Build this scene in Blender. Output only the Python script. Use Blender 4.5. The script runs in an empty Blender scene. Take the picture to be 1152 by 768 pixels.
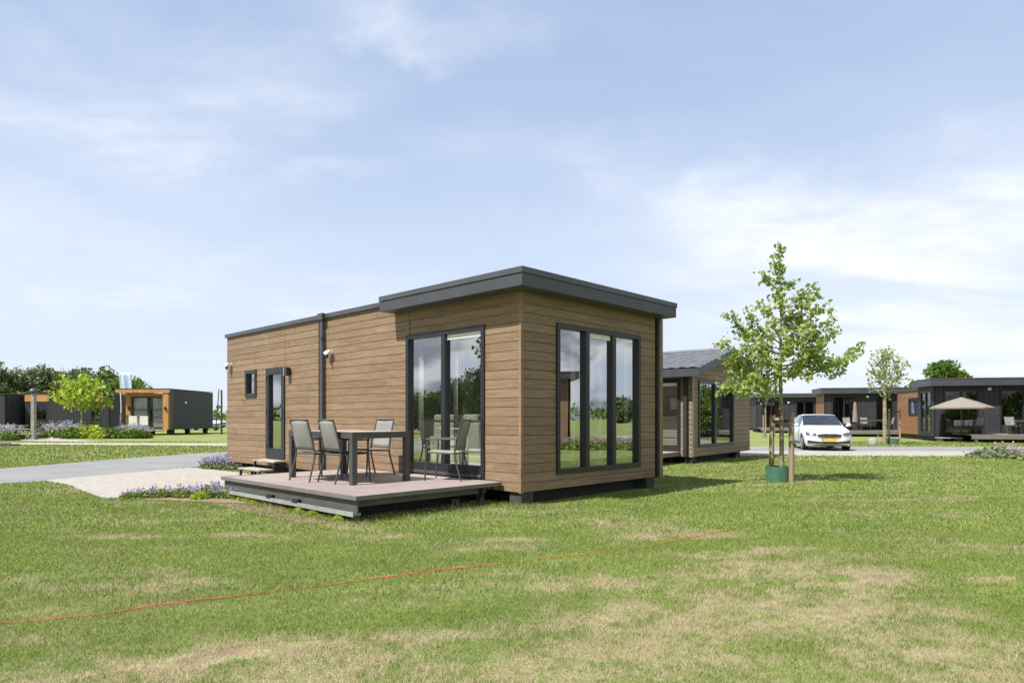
import bpy, bmesh, math, random
import numpy as np
from mathutils import Vector, Matrix
random.seed(7); RNG = np.random.default_rng(11)
sc = bpy.context.scene
COL = sc.collection
R = math.radians

# ------------------------------------------------------------------ materials
def new_mat(name):
    m = bpy.data.materials.new(name); m.use_nodes = True
    nt = m.node_tree; nt.nodes.clear()
    return m, nt, nt.nodes, nt.links
class NB:
    """small node-building helper"""
    def __init__(s, nt): s.nt = nt; s.n = nt.nodes; s.l = nt.links
    def node(s, t, **kw):
        o = s.n.new(t)
        for k, v in kw.items(): setattr(o, k, v)
        return o
    def put(s, sock, v):
        if isinstance(v, bpy.types.NodeSocket): s.l.new(v, sock)
        else: sock.default_value = v
    def math(s, op, a, b=0.0, c=None, clamp=False):
        o = s.node('ShaderNodeMath', operation=op, use_clamp=clamp)
        s.put(o.inputs[0], a); s.put(o.inputs[1], b)
        if c is not None: s.put(o.inputs[2], c)
        return o.outputs[0]
    def vmath(s, op, a, b=(0, 0, 0)):
        o = s.node('ShaderNodeVectorMath', operation=op)
        s.put(o.inputs[0], a); s.put(o.inputs[1], b)
        return o.outputs[1] if op in ('DOT_PRODUCT', 'LENGTH') else o.outputs[0]
    def noise(s, vec, scale=5, detail=4, rough=.55, dist=0, color=False):
        o = s.node('ShaderNodeTexNoise')
        s.put(o.inputs['Vector'], vec); s.put(o.inputs['Scale'], scale)
        s.put(o.inputs['Detail'], detail); s.put(o.inputs['Roughness'], rough); s.put(o.inputs['Distortion'], dist)
        return o.outputs['Color'] if color else o.outputs['Fac']
    def ramp(s, fac, a, b, smooth=True, lo=0.0, hi=1.0):
        o = s.node('ShaderNodeMapRange'); o.interpolation_type = 'SMOOTHSTEP' if smooth else 'LINEAR'
        s.put(o.inputs[0], fac)
        if a <= b or not smooth:
            o.inputs[1].default_value = a; o.inputs[2].default_value = b
            o.inputs[3].default_value = lo; o.inputs[4].default_value = hi
        else:
            o.inputs[1].default_value = b; o.inputs[2].default_value = a
            o.inputs[3].default_value = hi; o.inputs[4].default_value = lo
        return o.outputs[0]
    def mix(s, f, a, b, blend='MIX'):
        o = s.node('ShaderNodeMix', data_type='RGBA', blend_type=blend)
        s.put(o.inputs[0], f)
        for sock, v in ((o.inputs[6], a), (o.inputs[7], b)):
            if isinstance(v, bpy.types.NodeSocket): s.l.new(v, sock)
            else: sock.default_value = (*v[:3], 1)
        return o.outputs[2]
    def scale(s, vec, k):
        return s.vmath('MULTIPLY', vec, k)
    def obj(s):
        return s.node('ShaderNodeTexCoord').outputs['Object']
    def pos(s):
        return s.node('ShaderNodeNewGeometry').outputs['Position']
    def bump(s, h, strength=.3, dist=.01):
        o = s.node('ShaderNodeBump'); o.inputs['Strength'].default_value = strength
        o.inputs['Distance'].default_value = dist; s.l.new(h, o.inputs['Height']); return o.outputs[0]
    def out(s, sh):
        o = s.node('ShaderNodeOutputMaterial'); s.l.new(sh, o.inputs[0])
    def bsdf(s, color, rough=.6, metal=0, normal=None, spec=None, coat=None):
        o = s.node('ShaderNodeBsdfPrincipled')
        if isinstance(color, bpy.types.NodeSocket): s.l.new(color, o.inputs['Base Color'])
        else: o.inputs['Base Color'].default_value = (*color[:3], 1)
        s.put(o.inputs['Roughness'], rough); o.inputs['Metallic'].default_value = metal
        if normal is not None: s.l.new(normal, o.inputs['Normal'])
        if spec is not None: o.inputs['Specular IOR Level'].default_value = spec
        if coat is not None: o.inputs['Coat Weight'].default_value = coat
        return o.outputs[0]

def mat_simple(name, col, rough=.6, metal=0, var=.12, nscale=6, bump=.0, spec=None, coat=None):
    m, nt, n, l = new_mat(name); b = NB(nt)
    nz = b.noise(b.obj(), nscale, 5, .6)
    f = b.ramp(nz, .3, .7)
    c = b.mix(f, [x * (1 - var) for x in col], [min(1, x * (1 + var)) for x in col])
    nor = b.bump(b.noise(b.obj(), nscale * 12, 3), bump, .004) if bump else None
    b.out(b.bsdf(c, rough, metal, nor, spec, coat)); return m

def mat_wood(name, base, dark, pitch=.14, z0=.2, grain=38, rough=.55, vertical=False):
    m, nt, n, l = new_mat(name); b = NB(nt)
    o = b.obj()
    sep = b.node('ShaderNodeSeparateXYZ'); l.new(o, sep.inputs[0])
    if not vertical:
        row = b.math('FLOOR', b.math('DIVIDE', b.math('SUBTRACT', sep.outputs[2], z0), pitch))
        seg = b.math('FLOOR', b.math('DIVIDE', b.math('ADD', b.math('ADD', sep.outputs[0], sep.outputs[1]), b.math('MULTIPLY', row, 1.37)), 3.3))
    else:
        row = b.math('FLOOR', b.math('DIVIDE', b.math('ADD', sep.outputs[0], sep.outputs[1]), pitch)); seg = 0.0
    wn = b.node('ShaderNodeTexWhiteNoise', noise_dimensions='2D')
    cm = b.node('ShaderNodeCombineXYZ'); b.put(cm.inputs[0], row); b.put(cm.inputs[1], seg); l.new(cm.outputs[0], wn.inputs[0])
    off = b.node('ShaderNodeCombineXYZ'); b.put(off.inputs[0], b.math('MULTIPLY', wn.outputs[0], 9.0)); b.put(off.inputs[1], b.math('MULTIPLY', wn.outputs[0], 5.0))
    v = b.vmath('ADD', b.scale(o, (1.2, 1.2, grain) if not vertical else (grain, grain, 1.2)), off.outputs[0])
    g1 = b.noise(v, 1.0, 6, .62, .6)
    g2 = b.noise(b.scale(v, (2.5, 2.5, .35)), 1.3, 4, .6, 1.2)
    f = b.math('ADD', b.math('MULTIPLY', g1, .62), b.math('MULTIPLY', g2, .38))
    c = b.mix(b.ramp(f, .34, .66), dark, base)
    tint = b.math('MULTIPLY_ADD', wn.outputs[0], .24, .88)
    hs = b.node('ShaderNodeHueSaturation'); b.put(hs.inputs['Value'], tint); l.new(c, hs.inputs['Color'])
    nor = b.bump(g1, .25, .004)
    b.out(b.bsdf(hs.outputs[0], rough, 0, nor, .35)); return m

def mat_glass(name, refl=.42, tint=(.72, .78, .76)):
    m, nt, n, l = new_mat(name); b = NB(nt)
    t = b.node('ShaderNodeBsdfTransparent'); t.inputs[0].default_value = (*tint, 1)
    g = b.node('ShaderNodeBsdfGlossy'); g.inputs['Roughness'].default_value = .0; g.inputs[0].default_value = (.93, .95, .97, 1)
    wob = b.bump(b.noise(b.obj(), 1.1, 1, .4), .03, .05); l.new(wob, g.inputs['Normal'])
    fr = b.node('ShaderNodeFresnel'); fr.inputs[0].default_value = 1.5
    f = b.math('ADD', b.math('MULTIPLY', fr.outputs[0], 1.0 - refl), refl, clamp=True)
    gg = b.node('ShaderNodeNewGeometry'); f = b.math('MULTIPLY', f, b.math('SUBTRACT', 1.0, gg.outputs['Backfacing']))
    mx = b.node('ShaderNodeMixShader'); l.new(f, mx.inputs[0]); l.new(t.outputs[0], mx.inputs[1]); l.new(g.outputs[0], mx.inputs[2])
    b.out(mx.outputs[0]); return m

def mat_leaf(name, c1, c2, trans=.35, nscale=1.2, vein=0):
    m, nt, n, l = new_mat(name); b = NB(nt)
    p = b.obj()
    gi = b.node('ShaderNodeAttribute'); gi.attribute_name = 'rnd'
    f1 = b.ramp(b.noise(p, nscale, 3), .35, .65)
    f = b.math('ADD', b.math('MULTIPLY', f1, .45), b.math('MULTIPLY', gi.outputs['Fac'], .55))
    c = b.mix(f, c1, c2)
    d = b.bsdf(c, .5, 0, None, .35)
    tr = b.node('ShaderNodeBsdfTranslucent'); l.new(b.mix(.5, c, (c2[0] * 1.5, c2[1] * 1.5, c2[2] * .7)), tr.inputs[0])
    mx = b.node('ShaderNodeMixShader'); mx.inputs[0].default_value = trans
    l.new(d, mx.inputs[1]); l.new(tr.outputs[0], mx.inputs[2]); b.out(mx.outputs[0]); return m

# lawn: dry-patch mask shared by the ground and the blades, laid out in world metres
DRY = [(-1.75, 3.45, .75, .22, 25, .95), (-1.2, 3.85, .35, .12, 20, .5), (1.85, 7.2, .85, .22, 12, .75), (-.1, 7.0, .55, .18, 5, .55),
       (1.2, 4.3, 1.1, .75, 25, .55), (1.15, 4.35, 1.5, .10, 50, .8), (1.75, 4.5, 1.6, .12, 50, .8), (.75, 4.5, 1.2, .10, 48, .7), (2.5, 4.7, 1.2, .12, 46, .7), (2.85, 5.35, .55, .42, 20, .85), (2.0, 5.6, .95, .38, 20, .7), (2.2, 4.4, .8, .35, 40, .8), (.75, 5.2, .55, .3, 10, .65),
       (-4.3, 7.2, .7, .16, 0, .6), (-3.0, 7.3, .5, .14, 0, .55), (-2.75, 4.0, .35, .2, 10, .5), (.5, 3.5, 1.3, .45, 10, .6), (2.3, 3.6, .8, .5, 10, .6), (2.4, 6.4, .9, .2, 15, .55),
       (3.9, 5.3, .35, .18, 10, .5), (-1.0, 4.6, .5, .2, 20, .35), (5.9, 13.5, .75, .3, 0, .55), (-2.1, 7.9, 1.2, .15, -35, .5), (-1.1, 3.35, .9, .3, 10, .7), (.1, 3.3, .8, .25, 5, .6), (-.6, 3.9, .8, .2, 15, .5)]
BARE = [(-1.2, 3.75, .22, .07, 20, .7), (2.7, 5.15, .25, .1, 35, .6), (1.6, 4.0, .3, .08, 48, .5), (-1.6, 3.6, .42, .10, 25, .8), (2.95, 5.4, .38, .2, 30, .55), (2.3, 4.55, .4, .14, 40, .6), (-.35, 8.6, .5, .2, 0, .3)]
def ellipses(b, P, L, soft=.15):
    acc = None
    for (cx, cy, rx, ry, a, amp) in L:
        a = R(a); d = b.vmath('SUBTRACT', P, (cx, cy, 0))
        q1 = b.vmath('DOT_PRODUCT', d, (math.cos(a) / rx, math.sin(a) / rx, 0))
        q2 = b.vmath('DOT_PRODUCT', d, (-math.sin(a) / ry, math.cos(a) / ry, 0))
        r = b.math('SQRT', b.math('ADD', b.math('MULTIPLY', q1, q1), b.math('MULTIPLY', q2, q2)))
        k = b.ramp(r, 1.35, soft, True, 0, amp)
        acc = k if acc is None else b.math('MAXIMUM', acc, k)
    return acc
def lawn_masks(b):
    P = b.pos()
    warp = b.vmath('SUBTRACT', b.noise(P, 1.6, 4, .6, 0, True), (.5, .5, .5))
    P2 = b.vmath('MULTIPLY', b.vmath('ADD', P, b.scale(warp, (.9, .6, 0))), (1, 1, 0))
    dry = ellipses(b, P2, DRY)
    n1 = b.noise(b.scale(P, (1, 1.3, 0)), .55, 5, .6)
    n2 = b.noise(b.scale(P, (1, 1, 0)), 3.1, 5, .65)
    # mowing streaks
    st = b.noise(b.scale(P, (.35, 1.7, 0)), 1.1, 4, .6, .4)
    gen = b.math('MULTIPLY', b.ramp(b.math('ADD', b.math('MULTIPLY', n1, .6), b.math('MULTIPLY', st, .4)), .43, .66), .50)
    d = b.math('ADD', dry, b.math('MULTIPLY', gen, b.math('SUBTRACT', 1.0, dry)))
    d = b.math('MULTIPLY', d, b.math('MULTIPLY', b.ramp(n2, .32, .58, True, .22, 1.2), b.ramp(b.noise(b.scale(P, (1, 1, 0)), 9.5, 5, .75), .34, .58, True, .40, 1.15)), clamp=True)
    bare = b.math('MULTIPLY', ellipses(b, P2, BARE), b.ramp(n2, .35, .6))
    return P, d, bare, n1, n2
GREEN_A, GREEN_B, DRYC, DRYB = (.112, .178, .032), (.315, .365, .105), (.500, .430, .280), (.340, .300, .170)
def mat_lawn():
    m, nt, n, l = new_mat('lawn_soil'); b = NB(nt)
    P, d, bare, n1, n2 = lawn_masks(b)
    fine = b.noise(b.scale(P, (1, 1, 1)), 55, 3, .7)
    mid = b.noise(b.scale(P, (1, 1.2, 1)), 9, 4, .65)
    g = b.mix(b.ramp(mid, .3, .7), GREEN_A, GREEN_B)
    g = b.mix(b.ramp(n1, .35, .65), g, b.mix(.35, g, (.11, .165, .028)))
    g = b.mix(b.ramp(fine, .3, .75), b.mix(.4, g, (.05, .09, .02)), g)
    dr = b.mix(b.ramp(fine, .3, .7), DRYB, DRYC)
    g = b.mix(b.ramp(b.noise(b.scale(P, (.6, 1.5, 0)), .9, 6, .7, .6), .35, .68), b.mix(.3, g, (.10, .16, .03)), b.mix(.35, g, (.38, .40, .15)))
    c = b.mix(d, g, dr)
    c = b.mix(b.math('MULTIPLY', bare, .95), c, (.24, .165, .105))
    h = b.math('ADD', fine, b.math('MULTIPLY', mid, .7))
    b.out(b.bsdf(c, .9, 0, b.bump(h, .9, .035), .12)); return m
def mat_blade():
    m, nt, n, l = new_mat('grass_blade'); b = NB(nt)
    P, d, bare, n1, n2 = lawn_masks(b)
    a = b.node('ShaderNodeAttribute'); a.attribute_name = 'rnd'
    r = a.outputs['Fac']
    g = b.mix(r, GREEN_A, (GREEN_B[0] * 1.1, GREEN_B[1] * 1.12, GREEN_B[2]))
    g = b.mix(b.ramp(n1, .35, .65), g, b.mix(.3, g, (.10, .18, .025)))
    dr = b.mix(r, DRYB, (DRYC[0] * 1.08, DRYC[1] * 1.05, DRYC[2]))
    # each blade is either green or straw, more straw in the dry patches
    sel = b.math('MULTIPLY_ADD', r, -.8, .9)
    fd = b.ramp(b.math('SUBTRACT', b.math('MULTIPLY', d, 1.25), b.math('MULTIPLY', sel, .5)), -.08, .45)
    c = b.mix(fd, g, dr)
    s = b.bsdf(c, .6, 0, None, .2)
    tr = b.node('ShaderNodeBsdfTranslucent'); l.new(c, tr.inputs[0])
    mx = b.node('ShaderNodeMixShader'); mx.inputs[0].default_value = .3
    l.new(s, mx.inputs[1]); l.new(tr.outputs[0], mx.inputs[2]); b.out(mx.outputs[0]); return m

def mat_road():
    m, nt, n, l = new_mat('asphalt'); b = NB(nt); P = b.pos()
    f = b.noise(P, 90, 3, .7); g = b.noise(P, .7, 5, .6)
    c = b.mix(b.ramp(f, .3, .7), (.15, .15, .152), (.25, .25, .25))
    c = b.mix(b.ramp(g, .35, .7), c, b.mix(.5, c, (.28, .277, .27)))
    b.out(b.bsdf(c, .85, 0, b.bump(f, .35, .006), .3)); return m
def mat_paving(name, c1, c2, mortar, rot=.0, sc_=(5, 5)):
    m, nt, n, l = new_mat(name); b = NB(nt); P = b.pos()
    mp = b.node('ShaderNodeMapping'); l.new(P, mp.inputs[0]); mp.inputs['Rotation'].default_value = (0, 0, rot); mp.inputs['Scale'].default_value = (sc_[0], sc_[1], 1)
    br = b.node('ShaderNodeTexBrick'); l.new(mp.outputs[0], br.inputs[0])
    br.inputs['Scale'].default_value = 1; br.inputs['Mortar Size'].default_value = .03; br.inputs['Brick Width'].default_value = 1.0; br.inputs['Row Height'].default_value = .5
    br.inputs['Color1'].default_value = (*c1, 1); br.inputs['Color2'].default_value = (*c2, 1); br.inputs['Mortar'].default_value = (*mortar, 1)
    nz = b.noise(P, 2.2, 5, .65)
    c = b.mix(b.ramp(nz, .35, .7), br.outputs[0], b.mix(.35, br.outputs[0], (.34, .31, .25)))
    b.out(b.bsdf(c, .85, 0, b.bump(b.math('ADD', br.outputs[1], b.math('MULTIPLY', nz, -.6)), -.4, .006), .25)); return m

M = {}
M['wood'] = mat_wood('brown_wood_cladding', (.275, .190, .122), (.175, .118, .073))
M['wood_trim'] = mat_simple('brown_trim', (.25, .165, .10), .55, 0, .2, 3)
M['wood2'] = mat_wood('grey_brown_cladding', (.285, .205, .145), (.20, .142, .10), z0=.2)
M['anth'] = mat_simple('anthracite_trim', (.056, .059, .069), .42, 0, .10, 2, spec=.5)
M['anth_cap'] = mat_simple('anthracite_metal_cap', (.066, .070, .082), .38, 0, .10, 2, spec=.6)
M['frame'] = mat_simple('anthracite_frame', (.020, .022, .028), .35, 0, .08, 2, spec=.5)
M['black'] = mat_simple('black_board', (.018, .018, .019), .7, 0, .2, 4)
M['blackclad'] = mat_wood('black_vertical_cladding', (.040, .041, .046), (.026, .027, .031), pitch=.25, vertical=True, grain=20)
M['charclad'] = mat_wood('charcoal_vertical_cladding', (.045, .046, .051), (.031, .032, .038), pitch=.25, vertical=True, grain=20)
M['orange'] = mat_wood('orange_cedar', (.50, .27, .10), (.38, .19, .065), pitch=.12, vertical=True, grain=14)
M['redwood'] = mat_wood('reddish_wood_cladding', (.30, .155, .080), (.21, .10, .05), z0=0)
M['glass'] = mat_glass('window_glass', .48, (.92, .95, .94))
M['glass_dark'] = mat_glass('dark_window_glass', .07, (.40, .44, .44))
M['glass_clear'] = mat_glass('clear_window_glass', .05, (.85, .88, .87))
M['carglass'] = mat_glass('car_glass', .16, (.12, .14, .18))
M['white'] = mat_simple('white_paint', (.78, .78, .77), .5, 0, .04)
M['inner'] = mat_simple('interior_wall', (.55, .52, .47), .8, 0, .05)
M['innerfloor'] = mat_simple('interior_floor', (.30, .22, .15), .6, 0, .15)
M['cream'] = mat_simple('cream_upholstery', (.72, .66, .54), .85, 0, .06, 20, .3)
M['curtain'] = mat_simple('curtain_cloth', (.62, .60, .55), .9, 0, .06)
M['deck'] = mat_wood('deck_composite', (.33, .275, .255), (.27, .222, .207), pitch=.149, z0=0, grain=1.2, rough=.7)
M['deckedge'] = mat_simple('deck_edge_board', (.165, .150, .145), .65, 0, .12)
M['steel'] = mat_simple('galvanised_steel', (.36, .38, .38), .5, .3, .15, 5)
M['steeldark'] = mat_simple('grey_green_steel', (.085, .092, .085), .55, .1, .15, 5)
M['darkblock'] = mat_simple('dark_support_block', (.045, .048, .044), .8, 0, .2, 6, .3)
M['concrete'] = mat_simple('concrete', (.30, .30, .27), .9, 0, .2, 8, .4)
M['alu'] = mat_simple('anthracite_aluminium', (.075, .075, .075), .42, .2, .08)
M['tabletop'] = mat_simple('table_slab', (.34, .31, .28), .5, 0, .12, 9)
M['sling'] = mat_simple('textilene_sling', (.235, .232, .222), .75, 0, .10, 60, .3)
M['stepwood'] = mat_simple('grey_step_board', (.34, .30, .26), .75, 0, .25, 7)
M['metal'] = mat_simple('brushed_metal', (.6, .6, .6), .3, .9, .05)
M['carpaint'] = mat_simple('white_car_paint', (.66, .67, .69), .25, 0, .01, 2, spec=.5, coat=.6)
M['rubber'] = mat_simple('tyre_rubber', (.022, .022, .022), .85, 0, .1)
M['plastic'] = mat_simple('black_plastic', (.028, .028, .03), .5, 0, .1)
M['chrome'] = mat_simple('rim_metal', (.45, .45, .46), .3, .8, .05)
M['lampglass'] = mat_simple('headlight_lens', (.10, .11, .13), .12, .2, .2, 8)
M['yellow'] = mat_simple('yellow_plate', (.62, .44, .01), .45, 0, .03)
M['blue'] = mat_simple('blue_strip', (.02, .06, .35), .45, 0, .03)
M['stake'] = mat_wood('weathered_stake', (.36, .29, .20), (.24, .185, .125), pitch=.3, vertical=True, grain=22, rough=.85)
M['bark'] = mat_simple('tree_bark', (.235, .20, .12), .9, 0, .45, 9, .6)
M['greenring'] = mat_simple('green_plastic_ring', (.05, .15, .105), .5, 0, .15, 6)
M['strap'] = mat_simple('black_strap', (.012, .012, .012), .7)
M['leaf'] = mat_leaf('young_leaf', (.17, .24, .05), (.36, .45, .14), .40, 1.6)
M['leaf_pale'] = mat_leaf('pale_leaf', (.20, .26, .08), (.34, .40, .16), .32, 1.2)
M['leaf_lime'] = mat_leaf('lime_leaf', (.24, .34, .03), (.38, .48, .06), .35, .9)
M['leaf_dark'] = mat_leaf('dark_leaf', (.070, .105, .045), (.170, .215, .095), .2, .30)
M['leaf_mid'] = mat_leaf('mid_leaf', (.055, .11, .018), (.15, .22, .04), .22, .35)
M['leaf_grey'] = mat_leaf('sage_leaf', (.12, .165, .085), (.24, .29, .16), .2, 5)
M['leaf_bed'] = mat_leaf('bed_leaf', (.10, .17, .03), (.24, .32, .07), .25, 5)
M['purple'] = mat_leaf('catmint_flower', (.26, .21, .42), (.48, .42, .64), .2, 9)
M['lilac'] = mat_leaf('lilac_flower', (.38, .35, .56), (.60, .57, .76), .2, 9)
M['pink'] = mat_leaf('pink_flower', (.36, .25, .33), (.50, .40, .45), .2, 9)
M['beige'] = mat_simple('taupe_parasol_cloth', (.22, .19, .16), .85, 0, .05, 30)
M['flag'] = mat_simple('pale_blue_flag', (.48, .62, .76), .8, 0, .25, 1.0)
M['skyblue'] = mat_simple('plain_blue_panel', (.12, .25, .62), .7, 0, .06)
M['soil'] = mat_simple('bare_soil', (.20, .14, .09), .95, 0, .4, 12, .8)
M['pot'] = mat_simple('black_post', (.05, .048, .045), .7)
M['cord'] = mat_simple('orange_cord', (.50, .10, .04), .6, 0, .2, 8)
M['post'] = mat_simple('grey_post_wood', (.28, .26, .225), .8, 0, .25, 6)
M['lawn'] = mat_lawn(); M['blade'] = mat_blade(); M['road'] = mat_road()
M['paving'] = mat_paving('light_paving', (.38, .355, .325), (.31, .288, .262), (.24, .225, .20), R(46), (5, 5))
M['path'] = mat_paving('path_paving', (.38, .35, .31), (.34, .315, .28), (.27, .25, .22), R(10), (4, 4))
def mat_tiles():
    return mat_simple('slate_roof_tile', (.115, .125, .145), .33, 0, .2, 3, spec=.6)
M['tile'] = mat_tiles()

# ------------------------------------------------------------------ mesh helpers
class MB:
    def __init__(s): s.v = []; s.f = []
    def add(s, vs, fs):
        b = len(s.v); s.v += [tuple(p) for p in vs]; s.f += [tuple(i + b for i in f) for f in fs]
    def box(s, x0, x1, y0, y1, z0, z1, T=None):
        vs = [Vector((x, y, z)) for z in (z0, z1) for y in (y0, y1) for x in (x0, x1)]
        if T is not None: vs = [T @ p for p in vs]
        s.add(vs, [(0, 2, 3, 1), (4, 5, 7, 6), (0, 1, 5, 4), (2, 6, 7, 3), (0, 4, 6, 2), (1, 3, 7, 5)])
    def tube(s, pts, rad, n=8, cap=True, close=False):
        pts = [Vector(p) for p in pts]; m = len(pts)
        if not hasattr(rad, '__len__'): rad = [rad] * m
        vs = []; up = None
        for i, p in enumerate(pts):
            a = pts[max(i - 1, 0)]; c = pts[min(i + 1, m - 1)]
            t = (c - a).normalized()
            if up is None:
                up = Vector((0, 0, 1)) if abs(t.z) < .9 else Vector((1, 0, 0))
            x = t.cross(up).normalized(); y = x.cross(t).normalized(); up = y
            for k in range(n):
                q = 2 * math.pi * k / n
                vs.append(p + (x * math.cos(q) + y * math.sin(q)) * rad[i])
        fs = []
        for i in range(m - 1):
            for k in range(n):
                k2 = (k + 1) % n
                fs.append((i * n + k, i * n + k2, (i + 1) * n + k2, (i + 1) * n + k))
        if cap:
            fs.append(tuple(range(n - 1, -1, -1))); fs.append(tuple((m - 1) * n + k for k in range(n)))
        s.add(vs, fs)
    def bar(s, p, q, w, h, up=(0, 0, 1)):
        p = Vector(p); q = Vector(q); t = (q - p).normalized(); up = Vector(up)
        if abs(t.dot(up)) > .95: up = Vector((0, 1, 0))
        x = t.cross(up).normalized(); y = x.cross(t).normalized()
        vs = [a + x * sx * w / 2 + y * sy * h / 2 for a in (p, q) for sx, sy in ((-1, -1), (1, -1), (1, 1), (-1, 1))]
        s.add(vs, [(0, 3, 2, 1), (4, 5, 6, 7), (0, 1, 5, 4), (1, 2, 6, 5), (2, 3, 7, 6), (3, 0, 4, 7)])
    def lathe(s, prof, n=24, c=(0, 0)):
        vs = []
        for r, z in prof:
            for k in range(n):
                a = 2 * math.pi * k / n; vs.append((c[0] + r * math.cos(a), c[1] + r * math.sin(a), z))
        fs = [(i * n + k, i * n + (k + 1) % n, (i + 1) * n + (k + 1) % n, (i + 1) * n + k) for i in range(len(prof) - 1) for k in range(n)]
        s.add(vs, fs)
    def prism(s, poly, z0, z1):
        n = len(poly)
        s.add([(x, y, z0) for x, y in poly] + [(x, y, z1) for x, y in poly],
              [tuple(range(n - 1, -1, -1)), tuple(range(n, 2 * n))] + [(i, (i + 1) % n, n + (i + 1) % n, n + i) for i in range(n)])
    def build(s, name, mat, parent=None, smooth=False, bevel=0):
        me = bpy.data.meshes.new(name); me.from_pydata(s.v, [], s.f); me.validate(); me.update()
        bm = bmesh.new(); bm.from_mesh(me); bmesh.ops.recalc_face_normals(bm, faces=bm.faces); bm.to_mesh(me); bm.free()
        me.materials.append(M[mat] if isinstance(mat, str) else mat)
        o = bpy.data.objects.new(name, me); COL.objects.link(o)
        if parent is not None: o.parent = parent
        if smooth:
            me.shade_smooth()
            me.set_sharp_from_angle(angle=R(40))
        if bevel:
            md = o.modifiers.new('bevel', 'BEVEL'); md.width = bevel; md.segments = 2; md.limit_method = 'ANGLE'; md.angle_limit = R(50)
        return o
def Box(name, mat, parent, *a, bevel=0):
    b = MB(); b.box(*a); return b.build(name, mat, parent, bevel=bevel)
def empty(name, loc=(0, 0, 0), rz=0, label=None, cat=None, group=None):
    o = bpy.data.objects.new(name, None); COL.objects.link(o); o.location = loc; o.rotation_euler = (0, 0, rz)
    o.empty_display_size = .2
    return tag(o, label, cat, group)
def tag(o, label=None, cat=None, group=None, kind=None):
    if label: o['label'] = label
    if cat: o['category'] = cat
    if group: o['group'] = group
    if kind: o['kind'] = kind
    return o
KIDS = {}
def kids(o): return [c for c in bpy.data.objects if c.parent == o]
def copy_tree(o, parent=None):
    c = o.copy(); COL.objects.link(c); c.parent = parent
    for ch in kids(o): copy_tree(ch, c)
    return c
def mesh_np(name, V, F4, mat, parent=None, rnd=None):
    """V (n,3), F4 (m,k) faces; rnd: one value per vertex"""
    me = bpy.data.meshes.new(name); k = F4.shape[1]
    me.vertices.add(len(V)); me.vertices.foreach_set('co', V.astype(np.float32).ravel())
    me.loops.add(F4.size); me.loops.foreach_set('vertex_index', F4.astype(np.int32).ravel())
    me.polygons.add(len(F4)); me.polygons.foreach_set('loop_start', np.arange(0, F4.size, k, dtype=np.int32))
    me.polygons.foreach_set('loop_total', np.full(len(F4), k, dtype=np.int32))
    if rnd is not None:
        at = me.attributes.new('rnd', 'FLOAT', 'POINT'); at.data.foreach_set('value', rnd.astype(np.float32))
    me.update(calc_edges=True); me.materials.append(M[mat] if isinstance(mat, str) else mat)
    o = bpy.data.objects.new(name, me); COL.objects.link(o)
    if parent is not None: o.parent = parent
    return o

def rects_minus(a0, a1, z0, z1, ops):
    xs = sorted({a0, a1, *[min(max(v, a0), a1) for o in ops for v in o[:2]]})
    out = []
    for i in range(len(xs) - 1):
        l, r = xs[i], xs[i + 1]; m = (l + r) / 2
        cut = sorted([(o[2], o[3]) for o in ops if o[0] < m < o[1]]); z = z0
        for c0, c1 in cut:
            if c0 > z + 1e-4: out.append((l, r, z, c0))
            z = max(z, c1)
        if z < z1 - 1e-4: out.append((l, r, z, z1))
    return out
def wall(parent, org, d, nrm, length, z0, z1, ops, mat, pitch=.14, style='h', name='wall', top=None, thick=.1, groove=.014, gap=.006, start=0.0, inner='inner'):
    """cladding with real grooves in front of a core; org: 2D start, d: 2D direction, nrm: 2D outward normal.
    ops: openings (a0,a1,z0,z1) along the wall"""
    org = Vector(org); d = Vector(d); nrm = Vector(nrm)
    def P(a, t, z): q = org + d * a + nrm * t; return (q.x, q.y, z)
    m = MB(); core = MB()
    for (l, r, b, t) in rects_minus(start, length, z0, z1, ops):
        if style == 'h':
            k = math.floor((b - z0) / pitch + 1e-6); z = z0 + k * pitch
            while z < t - 1e-5:
                lo, hi = max(z, b), min(z + pitch, t)
                g0 = lo + gap if lo == z else lo; g1 = hi - gap if abs(hi - z - pitch) < 1e-6 else hi
                if g1 > g0:
                    m.add([P(l, 0, g0), P(r, 0, g0), P(r, 0, g1), P(l, 0, g1)], [(0, 1, 2, 3)])
                    if g0 > lo: m.add([P(l, -groove, lo), P(r, -groove, lo), P(r, 0, g0), P(l, 0, g0)], [(0, 1, 2, 3)])
                    if g1 < hi: m.add([P(l, 0, g1), P(r, 0, g1), P(r, -groove, hi), P(l, -groove, hi)], [(0, 1, 2, 3)])
                z += pitch
        else:
            k = math.floor(l / pitch + 1e-6); a = k * pitch
            while a < r - 1e-5:
                lo, hi = max(a, l), min(a + pitch, r)
                g0 = lo + gap if lo == a else lo; g1 = hi - gap if abs(hi - a - pitch) < 1e-6 else hi
                if g1 > g0:
                    m.add([P(g0, 0, b), P(g1, 0, b), P(g1, 0, t), P(g0, 0, t)], [(0, 1, 2, 3)])
                    if g0 > lo: m.add([P(lo, -groove, b), P(g0, 0, b), P(g0, 0, t), P(lo, -groove, t)], [(0, 1, 2, 3)])
                    if g1 < hi: m.add([P(g1, 0, b), P(hi, -groove, b), P(hi, -groove, t), P(g1, 0, t)], [(0, 1, 2, 3)])
                a += pitch
        # core
        vs = [P(a, t_, z) for z in (b, t) for t_ in (-groove - .003, -thick) for a in (l, r)]
        core.add(vs, [(0, 1, 3, 2), (4, 6, 7, 5), (0, 4, 5, 1), (2, 3, 7, 6), (0, 2, 6, 4), (1, 5, 7, 3)])
    w = m.build(name, mat, parent)
    # make sure cladding normals point outward is irrelevant for opaque faces
    core.build('wall_lining', inner, parent)
    return w

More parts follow.
